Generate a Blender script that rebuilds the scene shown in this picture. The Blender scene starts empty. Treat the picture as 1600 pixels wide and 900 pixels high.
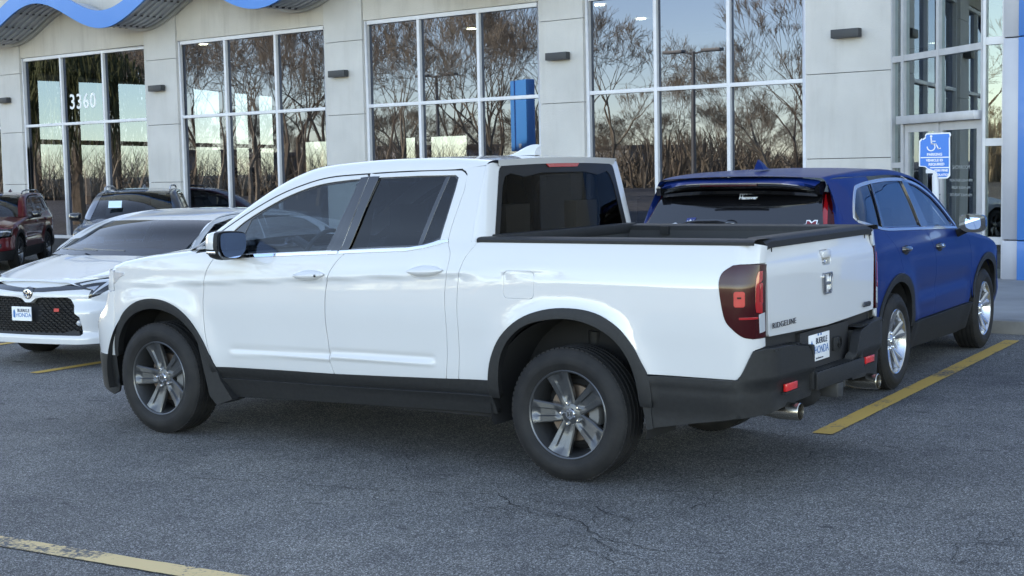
import bpy, bmesh, math, random
import numpy as np
from mathutils import Vector, Matrix
from mathutils.geometry import delaunay_2d_cdt

PI = math.pi
SC = bpy.context.scene
COL = SC.collection

# ------------------------------------------------------------------ camera, world, sun, exposure
def setup_camera():
    yaw, pitch, roll = math.radians(-56.396), math.radians(4.729), math.radians(1.162)
    cy, sy, cp, sp = math.cos(yaw), math.sin(yaw), math.cos(pitch), math.sin(pitch)
    f = Vector((cy*cp, sy*cp, -sp)); r = Vector((sy, -cy, 0)); d = f.cross(r)
    cr, sr = math.cos(roll), math.sin(roll)
    r2 = cr*r + sr*d; d2 = -sr*r + cr*d
    cam = bpy.data.cameras.new('camera'); o = bpy.data.objects.new('camera', cam); COL.objects.link(o)
    m = Matrix.Identity(4)
    for i in range(3):
        m[i][0] = r2[i]; m[i][1] = -d2[i]; m[i][2] = -f[i]
    m[0][3], m[1][3], m[2][3] = -4.112, 7.666, 1.723
    o.matrix_world = m
    cam.sensor_width = 36; cam.lens = 36*2276.09/1600
    cam.clip_start = .05; cam.clip_end = 2000
    SC.camera = o
setup_camera()

SUN_EL, SUN_AZ = 25.0, -70.0      # azimuth of the sun in the xy plane (from +x); it stands behind the building
wd = bpy.data.worlds.new('World'); SC.world = wd; wd.use_nodes = True
nt = wd.node_tree
sky = nt.nodes.new('ShaderNodeTexSky'); sky.sky_type = 'NISHITA'; sky.sun_disc = False
sky.sun_elevation = math.radians(SUN_EL); sky.sun_rotation = math.radians(90 - SUN_AZ)
sky.air_density = .7; sky.dust_density = .2; sky.ozone_density = 1.6
bg = nt.nodes['Background']; bg.inputs[1].default_value = 0.15
nt.links.new(sky.outputs[0], bg.inputs[0])

ld = bpy.data.lights.new('sun', 'SUN'); ld.energy = 2.8; ld.angle = math.radians(.6); ld.color = (1, .93, .82)
lo = bpy.data.objects.new('sun', ld); COL.objects.link(lo)
sd = Vector((math.cos(math.radians(SUN_EL))*math.cos(math.radians(SUN_AZ)), math.cos(math.radians(SUN_EL))*math.sin(math.radians(SUN_AZ)), math.sin(math.radians(SUN_EL))))
lo.rotation_euler = sd.to_track_quat('Z', 'Y').to_euler()
SC.view_settings.view_transform = 'Standard'; SC.view_settings.look = 'None'
SC.view_settings.gamma = 1; SC.view_settings.exposure = 2.50
SC.view_settings.use_white_balance = True; SC.view_settings.white_balance_temperature = 9100; SC.view_settings.white_balance_tint = 13
SC.cycles.max_bounces = 8; SC.cycles.transparent_max_bounces = 12
SC.cycles.caustics_reflective = False; SC.cycles.caustics_refractive = False

# ------------------------------------------------------------------ materials
def mat(name, col, rough=.5, metal=0., coat=0., spec=.5, emit=None, estr=0., coat_rough=.03):
    m = bpy.data.materials.new(name); m.use_nodes = True
    b = m.node_tree.nodes['Principled BSDF']
    b.inputs['Base Color'].default_value = (*col, 1); b.inputs['Roughness'].default_value = rough
    b.inputs['Metallic'].default_value = metal; b.inputs['Coat Weight'].default_value = coat
    b.inputs['Coat Roughness'].default_value = coat_rough
    b.inputs['Specular IOR Level'].default_value = spec
    if coat >= 1.: b.inputs['Coat IOR'].default_value = 1.65
    if emit:
        b.inputs['Emission Color'].default_value = (*emit, 1); b.inputs['Emission Strength'].default_value = estr
    return m
def noise_on(m, scale, amount, col2=None, rough_amt=0., bump=0., detail=4, bscale=None):
    """procedural variation: mixes base colour with a second one, varies roughness, adds bump"""
    t = m.node_tree; b = t.nodes['Principled BSDF']
    tc = t.nodes.new('ShaderNodeTexCoord')
    n = t.nodes.new('ShaderNodeTexNoise'); n.inputs['Scale'].default_value = scale; n.inputs['Detail'].default_value = detail
    t.links.new(tc.outputs['Object'], n.inputs['Vector'])
    base = b.inputs['Base Color'].default_value[:]
    c2 = (*col2, 1) if col2 else tuple(min(1, c*(1-amount)) for c in base[:3]) + (1,)
    mx = t.nodes.new('ShaderNodeMix'); mx.data_type = 'RGBA'
    rp = t.nodes.new('ShaderNodeMapRange'); rp.inputs[1].default_value = .35; rp.inputs[2].default_value = .68
    t.links.new(n.outputs[0], rp.inputs[0]); t.links.new(rp.outputs[0], mx.inputs[0])
    mx.inputs[6].default_value = base; mx.inputs[7].default_value = c2
    t.links.new(mx.outputs[2], b.inputs['Base Color'])
    if rough_amt:
        r = t.nodes.new('ShaderNodeMapRange'); r0 = b.inputs['Roughness'].default_value
        r.inputs[3].default_value = max(.02, r0-rough_amt); r.inputs[4].default_value = min(1, r0+rough_amt)
        t.links.new(n.outputs[0], r.inputs[0]); t.links.new(r.outputs[0], b.inputs['Roughness'])
    if bump:
        n2 = t.nodes.new('ShaderNodeTexNoise'); n2.inputs['Scale'].default_value = bscale or scale*8; n2.inputs['Detail'].default_value = 6
        t.links.new(tc.outputs['Object'], n2.inputs['Vector'])
        bp = t.nodes.new('ShaderNodeBump'); bp.inputs['Strength'].default_value = bump; bp.inputs['Distance'].default_value = .01
        t.links.new(n2.outputs[0], bp.inputs['Height']); t.links.new(bp.outputs[0], b.inputs['Normal'])
    return m
def glass_mat(name, tint, refl_base=.04, refl_mul=1., gloss=(1, 1, 1), ior=1.45, wav=0., wscale=.6):
    """thin pane: tinted see-through plus a mirror reflection that grows with angle"""
    m = bpy.data.materials.new(name); m.use_nodes = True; t = m.node_tree
    for n in list(t.nodes): t.nodes.remove(n)
    out = t.nodes.new('ShaderNodeOutputMaterial')
    tr = t.nodes.new('ShaderNodeBsdfTransparent'); tr.inputs[0].default_value = (*tint, 1)
    gl = t.nodes.new('ShaderNodeBsdfGlossy'); gl.inputs['Roughness'].default_value = 0.004; gl.inputs[0].default_value = (*gloss, 1)
    lw = t.nodes.new('ShaderNodeLayerWeight'); lw.inputs[0].default_value = .5
    fr = t.nodes.new('ShaderNodeMath'); fr.operation = 'POWER'; fr.inputs[1].default_value = 4.; t.links.new(lw.outputs['Facing'], fr.inputs[0])
    ma = t.nodes.new('ShaderNodeMath'); ma.operation = 'MULTIPLY_ADD'; ma.use_clamp = True
    ma.inputs[1].default_value = refl_mul; ma.inputs[2].default_value = refl_base
    t.links.new(fr.outputs[0], ma.inputs[0])
    mx = t.nodes.new('ShaderNodeMixShader')
    t.links.new(ma.outputs[0], mx.inputs[0]); t.links.new(tr.outputs[0], mx.inputs[1]); t.links.new(gl.outputs[0], mx.inputs[2])
    if wav:
        tc = t.nodes.new('ShaderNodeTexCoord'); n = t.nodes.new('ShaderNodeTexNoise'); n.inputs['Scale'].default_value = wscale
        n.inputs['Detail'].default_value = 1
        bp = t.nodes.new('ShaderNodeBump'); bp.inputs['Strength'].default_value = wav; bp.inputs['Distance'].default_value = .02
        t.links.new(tc.outputs['Object'], n.inputs['Vector']); t.links.new(n.outputs[0], bp.inputs['Height'])
        t.links.new(bp.outputs[0], gl.inputs['Normal'])
    t.links.new(mx.outputs[0], out.inputs[0])
    return m

# ------------------------------------------------------------------ mesh helpers
def tag(o, label=None, cat=None, group=None, kind=None):
    if label: o['label'] = label
    if cat: o['category'] = cat
    if group: o['group'] = group
    if kind: o['kind'] = kind
    return o
def empty(name, loc=(0, 0, 0), rz=0, parent=None):
    o = bpy.data.objects.new(name, None); COL.objects.link(o)
    o.location = loc; o.rotation_euler = (0, 0, rz); o.empty_display_size = .2
    if parent: o.parent = parent
    return o
def copy_tree(o, parent=None):
    c = o.copy(); COL.objects.link(c)
    if parent: c.parent = parent
    for ch in o.children: copy_tree(ch, c)
    return c

class MB:
    """mesh builder: vertices, faces, optional analytic normals, several materials"""
    def __init__(s): s.v = []; s.f = []; s.n = {}; s.mi = []; s.cur = 0; s.smooth = []; s.sm = True
    def vert(s, p, n=None):
        s.v.append(tuple(p)); 
        if n is not None: s.n[len(s.v)-1] = tuple(n)
        return len(s.v)-1
    def face(s, idx): s.f.append(tuple(idx)); s.mi.append(s.cur); s.smooth.append(s.sm)
    def box(s, c, size, rot=None, sm=False):
        o = s.sm; s.sm = sm
        x, y, z = [a/2 for a in size]; i0 = len(s.v)
        for k in range(8):
            p = Vector(((-x, x)[k & 1], (-y, y)[(k >> 1) & 1], (-z, z)[(k >> 2) & 1]))
            if rot is not None: p = rot @ p
            s.vert(Vector(c)+p)
        for q in ((0, 2, 3, 1), (4, 5, 7, 6), (0, 1, 5, 4), (2, 6, 7, 3), (0, 4, 6, 2), (1, 3, 7, 5)): s.face([i0+k for k in q])
        s.sm = o; return s
    def box2(s, a, b): return s.box([(a[i]+b[i])/2 for i in range(3)], [abs(b[i]-a[i]) for i in range(3)])
    def lathe(s, prof, axis='y', c=(0, 0, 0), n=48, closed=False, a0=0., a1=2*PI):
        """prof: list of (r, h) revolved about an axis"""
        full = abs(a1-a0-2*PI) < 1e-6; cols = n if full else n+1; i0 = len(s.v)
        for k in range(cols):
            a = a0+(a1-a0)*k/n; ca, sa = math.cos(a), math.sin(a)
            for r, h in prof:
                p = {'y': (r*ca, h, r*sa), 'z': (r*ca, r*sa, h), 'x': (h, r*ca, r*sa)}[axis]
                s.vert((c[0]+p[0], c[1]+p[1], c[2]+p[2]))
        m = len(prof)
        for k in range(n):
            k2 = (k+1) % cols
            for j in range(m-1 if not closed else m):
                j2 = (j+1) % m
                s.face((i0+k*m+j, i0+k2*m+j, i0+k2*m+j2, i0+k*m+j2))
        return s
    def tube(s, pts, r, n=8, cap=True):
        pts = [Vector(p) for p in pts]; i0 = len(s.v); rr = r if hasattr(r, '__len__') else [r]*len(pts)
        up = None
        for k, p in enumerate(pts):
            t = (pts[min(k+1, len(pts)-1)]-pts[max(k-1, 0)]).normalized()
            if up is None: up = t.orthogonal().normalized()
            else: up = (up - t*up.dot(t)).normalized()
            w = t.cross(up)
            for j in range(n):
                a = 2*PI*j/n; s.vert(p+rr[k]*(math.cos(a)*up+math.sin(a)*w))
        for k in range(len(pts)-1):
            for j in range(n):
                s.face((i0+k*n+j, i0+k*n+(j+1) % n, i0+(k+1)*n+(j+1) % n, i0+(k+1)*n+j))
        if cap:
            s.face([i0+j for j in range(n)][::-1]); s.face([i0+(len(pts)-1)*n+j for j in range(n)])
        return s
    def sphere(s, c, r, n=12, m=8, sc=(1, 1, 1)):
        i0 = len(s.v)
        for j in range(m+1):
            b = PI*j/m
            for k in range(n):
                a = 2*PI*k/n; s.vert((c[0]+r*sc[0]*math.sin(b)*math.cos(a), c[1]+r*sc[1]*math.sin(b)*math.sin(a), c[2]+r*sc[2]*math.cos(b)))
        for j in range(m):
            for k in range(n): s.face((i0+j*n+k, i0+(j+1)*n+k, i0+(j+1)*n+(k+1) % n, i0+j*n+(k+1) % n))
        return s
    def grid(s, rows, flip=False, close=False):
        """rows: equal-length lists of points"""
        i0 = len(s.v); m = len(rows[0])
        for r in rows:
            for p in r: s.vert(p)
        for i in range(len(rows)-1):
            for j in range(m-1 if not close else m):
                j2 = (j+1) % m
                q = (i0+i*m+j, i0+i*m+j2, i0+(i+1)*m+j2, i0+(i+1)*m+j)
                s.face(q[::-1] if flip else q)
        return s
    def prism(s, poly, a, b, plane='xz', sm=False):
        """polygon extruded between a and b along the axis normal to plane"""
        o = s.sm; s.sm = sm; n = len(poly)
        def P(p, h):
            return {'xz': (p[0], h, p[1]), 'xy': (p[0], p[1], h), 'yz': (h, p[0], p[1])}[plane]
        tris = delaunay_tris(poly)
        for h in (a, b):
            i0 = len(s.v)
            for p in poly: s.vert(P(p, h))
            for t in tris: s.face([i0+k for k in t])
        i0 = len(s.v)
        for p in poly: s.vert(P(p, a))
        for p in poly: s.vert(P(p, b))
        for k in range(n): s.face((i0+k, i0+(k+1) % n, i0+n+(k+1) % n, i0+n+k))
        s.sm = o; return s
    def build(s, name, mats, parent=None, mirror=False, fixn=False, bevel=0., loc=None):
        if not isinstance(mats, (list, tuple)): mats = [mats]
        me = bpy.data.meshes.new(name)
        vs = s.v; fs = s.f
        if mirror:
            vs = [(v[0], -v[1], v[2]) for v in vs]; fs = [f[::-1] for f in fs]
        me.from_pydata(vs, [], fs)
        for m in mats: me.materials.append(m)
        me.polygons.foreach_set('material_index', s.mi); me.polygons.foreach_set('use_smooth', s.smooth)
        me.update()
        if fixn or bevel:
            bm = bmesh.new(); bm.from_mesh(me)
            bmesh.ops.remove_doubles(bm, verts=bm.verts, dist=1e-5)
            bmesh.ops.recalc_face_normals(bm, faces=bm.faces)
            if bevel:
                es = [e for e in bm.edges if len(e.link_faces) == 2 and e.calc_face_angle(0) > .5]
                bmesh.ops.bevel(bm, geom=es, offset=bevel, segments=2, profile=.6, affect='EDGES', clamp_overlap=True)
                for f in bm.faces: f.smooth = True
            bm.to_mesh(me); bm.free()
            try: me.set_sharp_from_angle(angle=math.radians(38))
            except Exception: pass
        elif s.n:
            ns = []
            me.validate(clean_customdata=False)
            vn = [tuple(v.normal) for v in me.vertices]
            for i in range(len(vs)):
                n = s.n.get(i)
                if n is None: ns.append(vn[i])
                else: ns.append((n[0], -n[1], n[2]) if mirror else n)
            me.normals_split_custom_set_from_vertices(ns)
        else:
            try: me.set_sharp_from_angle(angle=math.radians(38))
            except Exception: pass
        o = bpy.data.objects.new(name, me); COL.objects.link(o)
        if parent: o.parent = parent
        if loc: o.location = loc
        return o

def inside(px, py, poly):
    """vectorised point in polygon"""
    p = np.asarray(poly); r = np.zeros(len(px), bool); n = len(p)
    x0, y0 = p[:, 0], p[:, 1]; x1, y1 = np.roll(x0, -1), np.roll(y0, -1)
    for a, b, c, d in zip(x0, y0, x1, y1):
        if b == d: continue
        m = ((b > py) != (d > py)); xi = (c-a)*(py-b)/(d-b)+a
        r ^= m & (px < xi)
    return r
def delaunay_tris(poly):
    vs = [Vector((p[0], p[1])) for p in poly]; n = len(vs)
    ov, oe, of, _, _, _ = delaunay_2d_cdt(vs, [(i, (i+1) % n) for i in range(n)], [], 0, 1e-7)
    res = []
    P = [(v.x, v.y) for v in ov]
    c = np.array([[sum(P[i][k] for i in f)/3 for k in (0, 1)] for f in of])
    ins = inside(c[:, 0], c[:, 1], poly)
    if len(ov) != n:   # remap by nearest
        arr = np.array([(v.x, v.y) for v in vs])
        mp = [int(np.argmin(((arr-np.array(p))**2).sum(1))) for p in P]
    else: mp = list(range(n))
    for f, k in zip(of, ins):
        if k: res.append([mp[i] for i in f])
    return res
def spl(pts, n=6, closed=False):
    """Catmull-Rom through pts (any dimension)"""
    P = [np.array(p, float) for p in pts]; out = []; N = len(P)
    for i in range(N if closed else N-1):
        p1, p2 = P[i], P[(i+1) % N]
        p0 = P[i-1] if (closed or i > 0) else 2*p1-p2
        p3 = P[(i+2) % N] if (closed or i+2 < N) else 2*p2-p1
        for k in range(n):
            t = k/n
            out.append(tuple(.5*((2*p1)+(-p0+p2)*t+(2*p0-5*p1+4*p2-p3)*t*t+(-p0+3*p1-3*p2+p3)*t**3)))
    if not closed: out.append(tuple(P[-1]))
    return out
def rrect(x0, y0, x1, y1, r, n=5):
    o = []
    for cx, cy, a in ((x1-r, y1-r, 0), (x0+r, y1-r, 90), (x0+r, y0+r, 180), (x1-r, y0+r, 270)):
        for k in range(n+1):
            t = math.radians(a+90*k/n); o.append((cx+r*math.cos(t), cy+r*math.sin(t)))
    return o
def circ(cx, cy, r, n=32): return [(cx+r*math.cos(2*PI*k/n), cy+r*math.sin(2*PI*k/n)) for k in range(n)]
def densify(poly, step):
    o = []; n = len(poly)
    for i in range(n):
        a, b = poly[i], poly[(i+1) % n]; L = math.hypot(b[0]-a[0], b[1]-a[1])
        if L < 1e-6: continue
        k = max(1, int(math.ceil(L/step)))
        for j in range(k): o.append((a[0]+(b[0]-a[0])*j/k, a[1]+(b[1]-a[1])*j/k))
    return o
def area(p): return .5*sum(p[i][0]*p[(i+1) % len(p)][1]-p[(i+1) % len(p)][0]*p[i][1] for i in range(len(p)))
def nrm(F, a, b, sgn, e=.004):
    A = Vector(F(a+e, b))-Vector(F(a-e, b)); B = Vector(F(a, b+e))-Vector(F(a, b-e))
    n = A.cross(B)
    if n.length < 1e-12: return Vector((0, 0, 1))
    return n.normalized()*sgn
def patch(mb, outline, F, sgn=1, holes=(), step=.04, lip=.012, off=0., lipr=.0025):
    """triangulated sheet over a 2D outline, mapped into space by F(a, b); its edge turns inward by lip with a tiny radius"""
    loops = [densify(outline, step)]+[densify(h, step) for h in holes]
    if area(loops[0]) < 0: loops[0] = loops[0][::-1]
    for k in range(1, len(loops)):
        if area(loops[k]) > 0: loops[k] = loops[k][::-1]
    vs = []; es = []
    for L in loops:
        i0 = len(vs); n = len(L); vs += L; es += [(i0+k, i0+(k+1) % n) for k in range(n)]
    A = np.array(loops[0]); x0, y0 = A.min(0); x1, y1 = A.max(0)
    nx = max(1, int((x1-x0)/step)); ny = max(1, int((y1-y0)/step))
    gx, gy = np.meshgrid(x0+(np.arange(nx)+.5)*(x1-x0)/nx, y0+(np.arange(ny)+.5)*(y1-y0)/ny)
    gx = gx.ravel(); gy = gy.ravel()
    ok = inside(gx, gy, loops[0])
    for h in loops[1:]: ok &= ~inside(gx, gy, h)
    gx, gy = gx[ok], gy[ok]
    if len(gx):
        B = np.array(vs)
        d = np.full(len(gx), 9.)
        for i in range(0, len(B), 200):
            b = B[i:i+200]; d = np.minimum(d, np.sqrt((gx[:, None]-b[:, 0])**2+(gy[:, None]-b[:, 1])**2).min(1))
        ok = d > step*.45; gx, gy = gx[ok], gy[ok]
    vv = [Vector(p) for p in vs]+[Vector((a, b)) for a, b in zip(gx, gy)]
    ov, oe, of, orig, _, _ = delaunay_2d_cdt(vv, es, [], 0, 1e-7)
    P = [(v.x, v.y) for v in ov]
    c = np.array([[(P[f[0]][k]+P[f[1]][k]+P[f[2]][k])/3 for k in (0, 1)] for f in of])
    ok = inside(c[:, 0], c[:, 1], loops[0])
    for h in loops[1:]: ok &= ~inside(c[:, 0], c[:, 1], h)
    i0 = len(mb.v)
    for a, b in P:
        n = nrm(F, a, b, sgn); mb.vert(Vector(F(a, b))+n*off, n)
    for f, k in zip(of, ok):
        if k:
            q = [i0+j for j in f]; mb.face(q if sgn > 0 else q[::-1])
    if lip:
        for L in loops:
            n = len(L); J = []
            for k in range(n):
                a, b = L[k]; pa, pb = L[k-1]; na, nb = L[(k+1) % n]
                N = nrm(F, a, b, sgn); p = Vector(F(a, b))+N*off
                T = Vector(F(na, nb))-Vector(F(pa, pb))
                O = T.cross(N)*sgn
                if O.length > 1e-9: O.normalize()
                J.append((p, N, O))
            r = min(lipr, lip*.4)
            rows = []
            for dx, dn, w in ((0, 0, 0.), (r*.7, -r*.3, .5), (r, -r, 1.), (r, -lip, 1.)):
                rows.append([mb.vert(p+O*dx+N*dn, (N*(1-w)+O*w).normalized()) for p, N, O in J])
            for q in range(3):
                for k in range(n):
                    k2 = (k+1) % n
                    f = (rows[q][k], rows[q+1][k], rows[q+1][k2], rows[q][k2])
                    mb.face(f if sgn > 0 else f[::-1])
    return mb
def interp(xs, ys, smooth=True):
    """1D monotone-ish cubic interpolation of a table"""
    xs = list(xs); ys = list(ys); n = len(xs)
    d = [(ys[i+1]-ys[i])/(xs[i+1]-xs[i]) for i in range(n-1)]
    m = [d[0]]+[0 if d[i-1]*d[i] <= 0 else 2*d[i-1]*d[i]/(d[i-1]+d[i]) for i in range(1, n-1)]+[d[-1]]
    def f(x):
        if x <= xs[0]: return ys[0]+m[0]*(x-xs[0])
        if x >= xs[-1]: return ys[-1]+m[-1]*(x-xs[-1])
        lo, hi = 0, n-1
        while hi-lo > 1:
            k = (lo+hi)//2
            if xs[k] <= x: lo = k
            else: hi = k
        h = xs[hi]-xs[lo]; t = (x-xs[lo])/h
        return (2*t**3-3*t*t+1)*ys[lo]+(t**3-2*t*t+t)*h*m[lo]+(-2*t**3+3*t*t)*ys[hi]+(t**3-t*t)*h*m[hi]
    return f
def smst(a, b, x):
    t = min(1, max(0, (x-a)/(b-a))); return t*t*(3-2*t)
def text_mesh(name, s, size, material, parent, M, ext=.002, align='CENTER', bold=0., space=1., xs=1.):
    cu = bpy.data.curves.new(name, 'FONT'); cu.body = s; cu.size = size; cu.extrude = ext
    cu.align_x = align; cu.align_y = 'CENTER'; cu.offset = bold; cu.space_character = space; cu.resolution_u = 3
    tmp = bpy.data.objects.new(name, cu)
    me = bpy.data.meshes.new_from_object(tmp)
    bpy.data.objects.remove(tmp); bpy.data.curves.remove(cu)
    me.transform(M @ Matrix.Diagonal((xs, 1, 1, 1))); me.materials.clear(); me.materials.append(material); me.name = name
    o = bpy.data.objects.new(name, me); COL.objects.link(o)
    if parent: o.parent = parent
    return o
def frame_m(origin, right, up):
    """matrix whose local x runs along right and local y along up"""
    r = Vector(right).normalized(); u = Vector(up).normalized(); n = r.cross(u).normalized(); u = n.cross(r)
    m = Matrix.Identity(4)
    for i in range(3): m[i][0], m[i][1], m[i][2], m[i][3] = r[i], u[i], n[i], origin[i]
    return m
# ------------------------------------------------------------------ ground
def asphalt_mat():
    m = mat('asphalt', (.05, .052, .056), .88, spec=.35); t = m.node_tree; b = t.nodes['Principled BSDF']
    g = t.nodes.new('ShaderNodeNewGeometry')
    def noise(scale, detail=3, rough=.6):
        n = t.nodes.new('ShaderNodeTexNoise'); n.inputs['Scale'].default_value = scale; n.inputs['Detail'].default_value = detail
        n.inputs['Roughness'].default_value = rough; t.links.new(g.outputs['Position'], n.inputs['Vector']); return n
    def ramp(src, stops):
        r = t.nodes.new('ShaderNodeValToRGB'); t.links.new(src, r.inputs[0])
        e = r.color_ramp.elements
        while len(e) < len(stops): e.new(.5)
        for k, (p, c) in enumerate(stops): e[k].position = p; e[k].color = (*c, 1) if len(c) == 3 else c
        return r
    def mix(kind, fac, a, c):
        n = t.nodes.new('ShaderNodeMix'); n.data_type = 'RGBA'; n.blend_type = kind
        if isinstance(fac, (int, float)): n.inputs[0].default_value = fac
        else: t.links.new(fac, n.inputs[0])
        for sck, v in ((6, a), (7, c)):
            if isinstance(v, tuple): n.inputs[sck].default_value = (*v, 1)
            else: t.links.new(v, n.inputs[sck])
        return n.outputs[2]
    v = t.nodes.new('ShaderNodeTexVoronoi'); v.inputs['Scale'].default_value = 185; t.links.new(g.outputs['Position'], v.inputs['Vector'])
    stone = ramp(v.outputs['Color'], [(0, (.045, .044, .042)), (.42, (.10, .096, .092)), (.66, (.20, .195, .187)), (1, (.62, .61, .58))])
    fine = ramp(noise(420, 2).outputs[0], [(.35, (.5, .5, .5)), (.7, (1.3, 1.3, 1.3))])
    c1 = mix('MULTIPLY', 1., stone.outputs[0], fine.outputs[0])
    big = ramp(noise(.55, 5).outputs[0], [(.3, (.66, .67, .70)), (.5, (1, 1, 1)), (.72, (1.26, 1.24, 1.20))])
    c2 = mix('MULTIPLY', 1., c1, big.outputs[0])
    med = ramp(noise(3.2, 6, .7).outputs[0], [(.32, (.72, .72, .74)), (.5, (1, 1, 1)), (.72, (1.15, 1.13, 1.1))])
    c3 = mix('MULTIPLY', .8, c2, med.outputs[0])
    # oil spots and short dark scars
    mp = t.nodes.new('ShaderNodeMapping'); mp.inputs['Scale'].default_value = (1, 2.6, 1); t.links.new(g.outputs['Position'], mp.inputs[0])
    n4 = t.nodes.new('ShaderNodeTexNoise'); n4.inputs['Scale'].default_value = 2.7; n4.inputs['Detail'].default_value = 5
    t.links.new(mp.outputs[0], n4.inputs['Vector'])
    sp = ramp(n4.outputs[0], [(.665, (0, 0, 0)), (.72, (.7, .7, .7))])
    c4 = mix('MIX', sp.outputs[0], c3, (.022, .022, .023))
    t.links.new(c4, b.inputs['Base Color'])
    bp = t.nodes.new('ShaderNodeBump'); bp.inputs['Strength'].default_value = .75; bp.inputs['Distance'].default_value = .006
    t.links.new(v.outputs['Distance'], bp.inputs['Height'])
    t.links.new(bp.outputs[0], b.inputs['Normal'])
    return m
M_asph = asphalt_mat()
def quad_sheet(name, pts, z, m, kind='structure', parent=None):
    b = MB(); b.sm = False; b.face([b.vert((x, y, z)) for x, y in pts]); return tag(b.build(name, m, parent), kind=kind)
gb = MB(); gb.sm = False
def gz(x, y): return -.20*smst(8.5, 19, x)*smst(-2.5, -9, y)*smst(60, 40, x)*smst(-40, -30, y)      # the lot falls away gently towards the far corner
R_ = 900; gv = lambda a, b: [-R_, -60]+list(np.linspace(a, b, 60))+[70, R_]
gb.sm = True; gb.grid([[(x, y, gz(x, y)) for y in gv(-42, 12)] for x in gv(0, 62)])
tag(gb.build('parking_lot', M_asph), kind='structure')

def paint_mat(name, col, wear=.5):
    m = bpy.data.materials.new(name); m.use_nodes = True; t = m.node_tree; b = t.nodes['Principled BSDF']
    g = t.nodes.new('ShaderNodeNewGeometry')
    n = t.nodes.new('ShaderNodeTexNoise'); n.inputs['Scale'].default_value = 45; n.inputs['Detail'].default_value = 8; n.inputs['Roughness'].default_value = .75
    n2 = t.nodes.new('ShaderNodeTexNoise'); n2.inputs['Scale'].default_value = 2.2; n2.inputs['Detail'].default_value = 3
    for q in (n, n2): t.links.new(g.outputs['Position'], q.inputs['Vector'])
    a = t.nodes.new('ShaderNodeMath'); a.operation = 'ADD'; t.links.new(n.outputs[0], a.inputs[0]); t.links.new(n2.outputs[0], a.inputs[1])
    r = t.nodes.new('ShaderNodeMapRange'); r.inputs[1].default_value = 1.5-wear; r.inputs[2].default_value = 1.62-wear
    t.links.new(a.outputs[0], r.inputs[0])
    mx = t.nodes.new('ShaderNodeMix'); mx.data_type = 'RGBA'; mx.inputs[6].default_value = (*col, 1); mx.inputs[7].default_value = (.075, .078, .082, 1)
    t.links.new(r.outputs[0], mx.inputs[0]); t.links.new(mx.outputs[2], b.inputs['Base Color']); b.inputs['Roughness'].default_value = .8
    return m
M_yel = paint_mat('yellow_paint', (.56, .33, .07), .44)
M_pale = paint_mat('faded_line_paint', (.62, .44, .21), .46)
def line(name, a, b, w, m=None, extra=None):
    a, b = Vector(a), Vector(b); d = (b-a).normalized(); n = Vector((-d.y, d.x)) * w/2
    # slightly ragged edge
    k = max(2, int((b-a).length/.05)); mb = MB(); mb.sm = False; rnd = random.Random(name)
    L = []; Rr = []
    for i in range(k+1):
        p = a+(b-a)*i/k; q = gz(p.x, p.y)+.006; L.append((*(p+n*(1+rnd.uniform(-.05, .04))), q)); Rr.append((*(p-n*(1+rnd.uniform(-.05, .04))), q))
    mb.grid([L, Rr]); return tag(mb.build('painted_line', m or M_yel), kind='structure')
line('a', (-.687, -1.0), (-.485, -6.3), .135)
line('b', (8.0, 3.69), (-1.0, 3.22), .135, M_pale)
line('c', (6.46, -.6), (6.55, -6.2), .12)
line('d', (8.6, -1.6), (8.95, -6.2), .12)
line('e', (3.0, -1.2), (3.2, -6.2), .12)
line('f', (-3.5, -1.0), (-3.3, -6.3), .13)
# cracks in the asphalt
M_crack = mat('crack_dark', (.016, .016, .017), .95)
def crack(pts, w, seed, branch=0):
    rnd = random.Random(seed); mb = MB(); mb.sm = False
    def run(P, w):
        Q = []
        for i in range(len(P)-1):
            a, b = Vector(P[i]), Vector(P[i+1]); L = (b-a).length; n = max(2, int(L/.03)); pn = Vector((-(b-a).y, (b-a).x)).normalized()
            o = 0
            for k in range(n):
                o = o*.75+rnd.uniform(-.012, .012); Q.append(a+(b-a)*k/n+pn*o)
        Q.append(Vector(P[-1])); A = []; B = []
        for i, p in enumerate(Q):
            d = (Q[min(i+1, len(Q)-1)]-Q[max(i-1, 0)]); d = d.normalized() if d.length else Vector((1, 0)); nn = Vector((-d.y, d.x))
            ww = w*(.35+.9*rnd.random())*min(1, .2+min(i, len(Q)-1-i)*.15)*(1 if rnd.random() > .1 else .15)
            A.append((*(p+nn*ww), .004)); B.append((*(p-nn*ww), .004))
        mb.grid([A, B]); return Q
    Q = run(pts, w)
    for k in range(branch):
        p = Q[rnd.randrange(len(Q))]; a = rnd.uniform(0, 2*PI); P = [p]
        for j in range(rnd.randint(2, 4)):
            a += rnd.uniform(-.7, .7); P.append(P[-1]+Vector((math.cos(a), math.sin(a)))*rnd.uniform(.06, .16))
        run(P, w*.6)
    return tag(mb.build('pavement_crack', M_crack), kind='structure')
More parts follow.
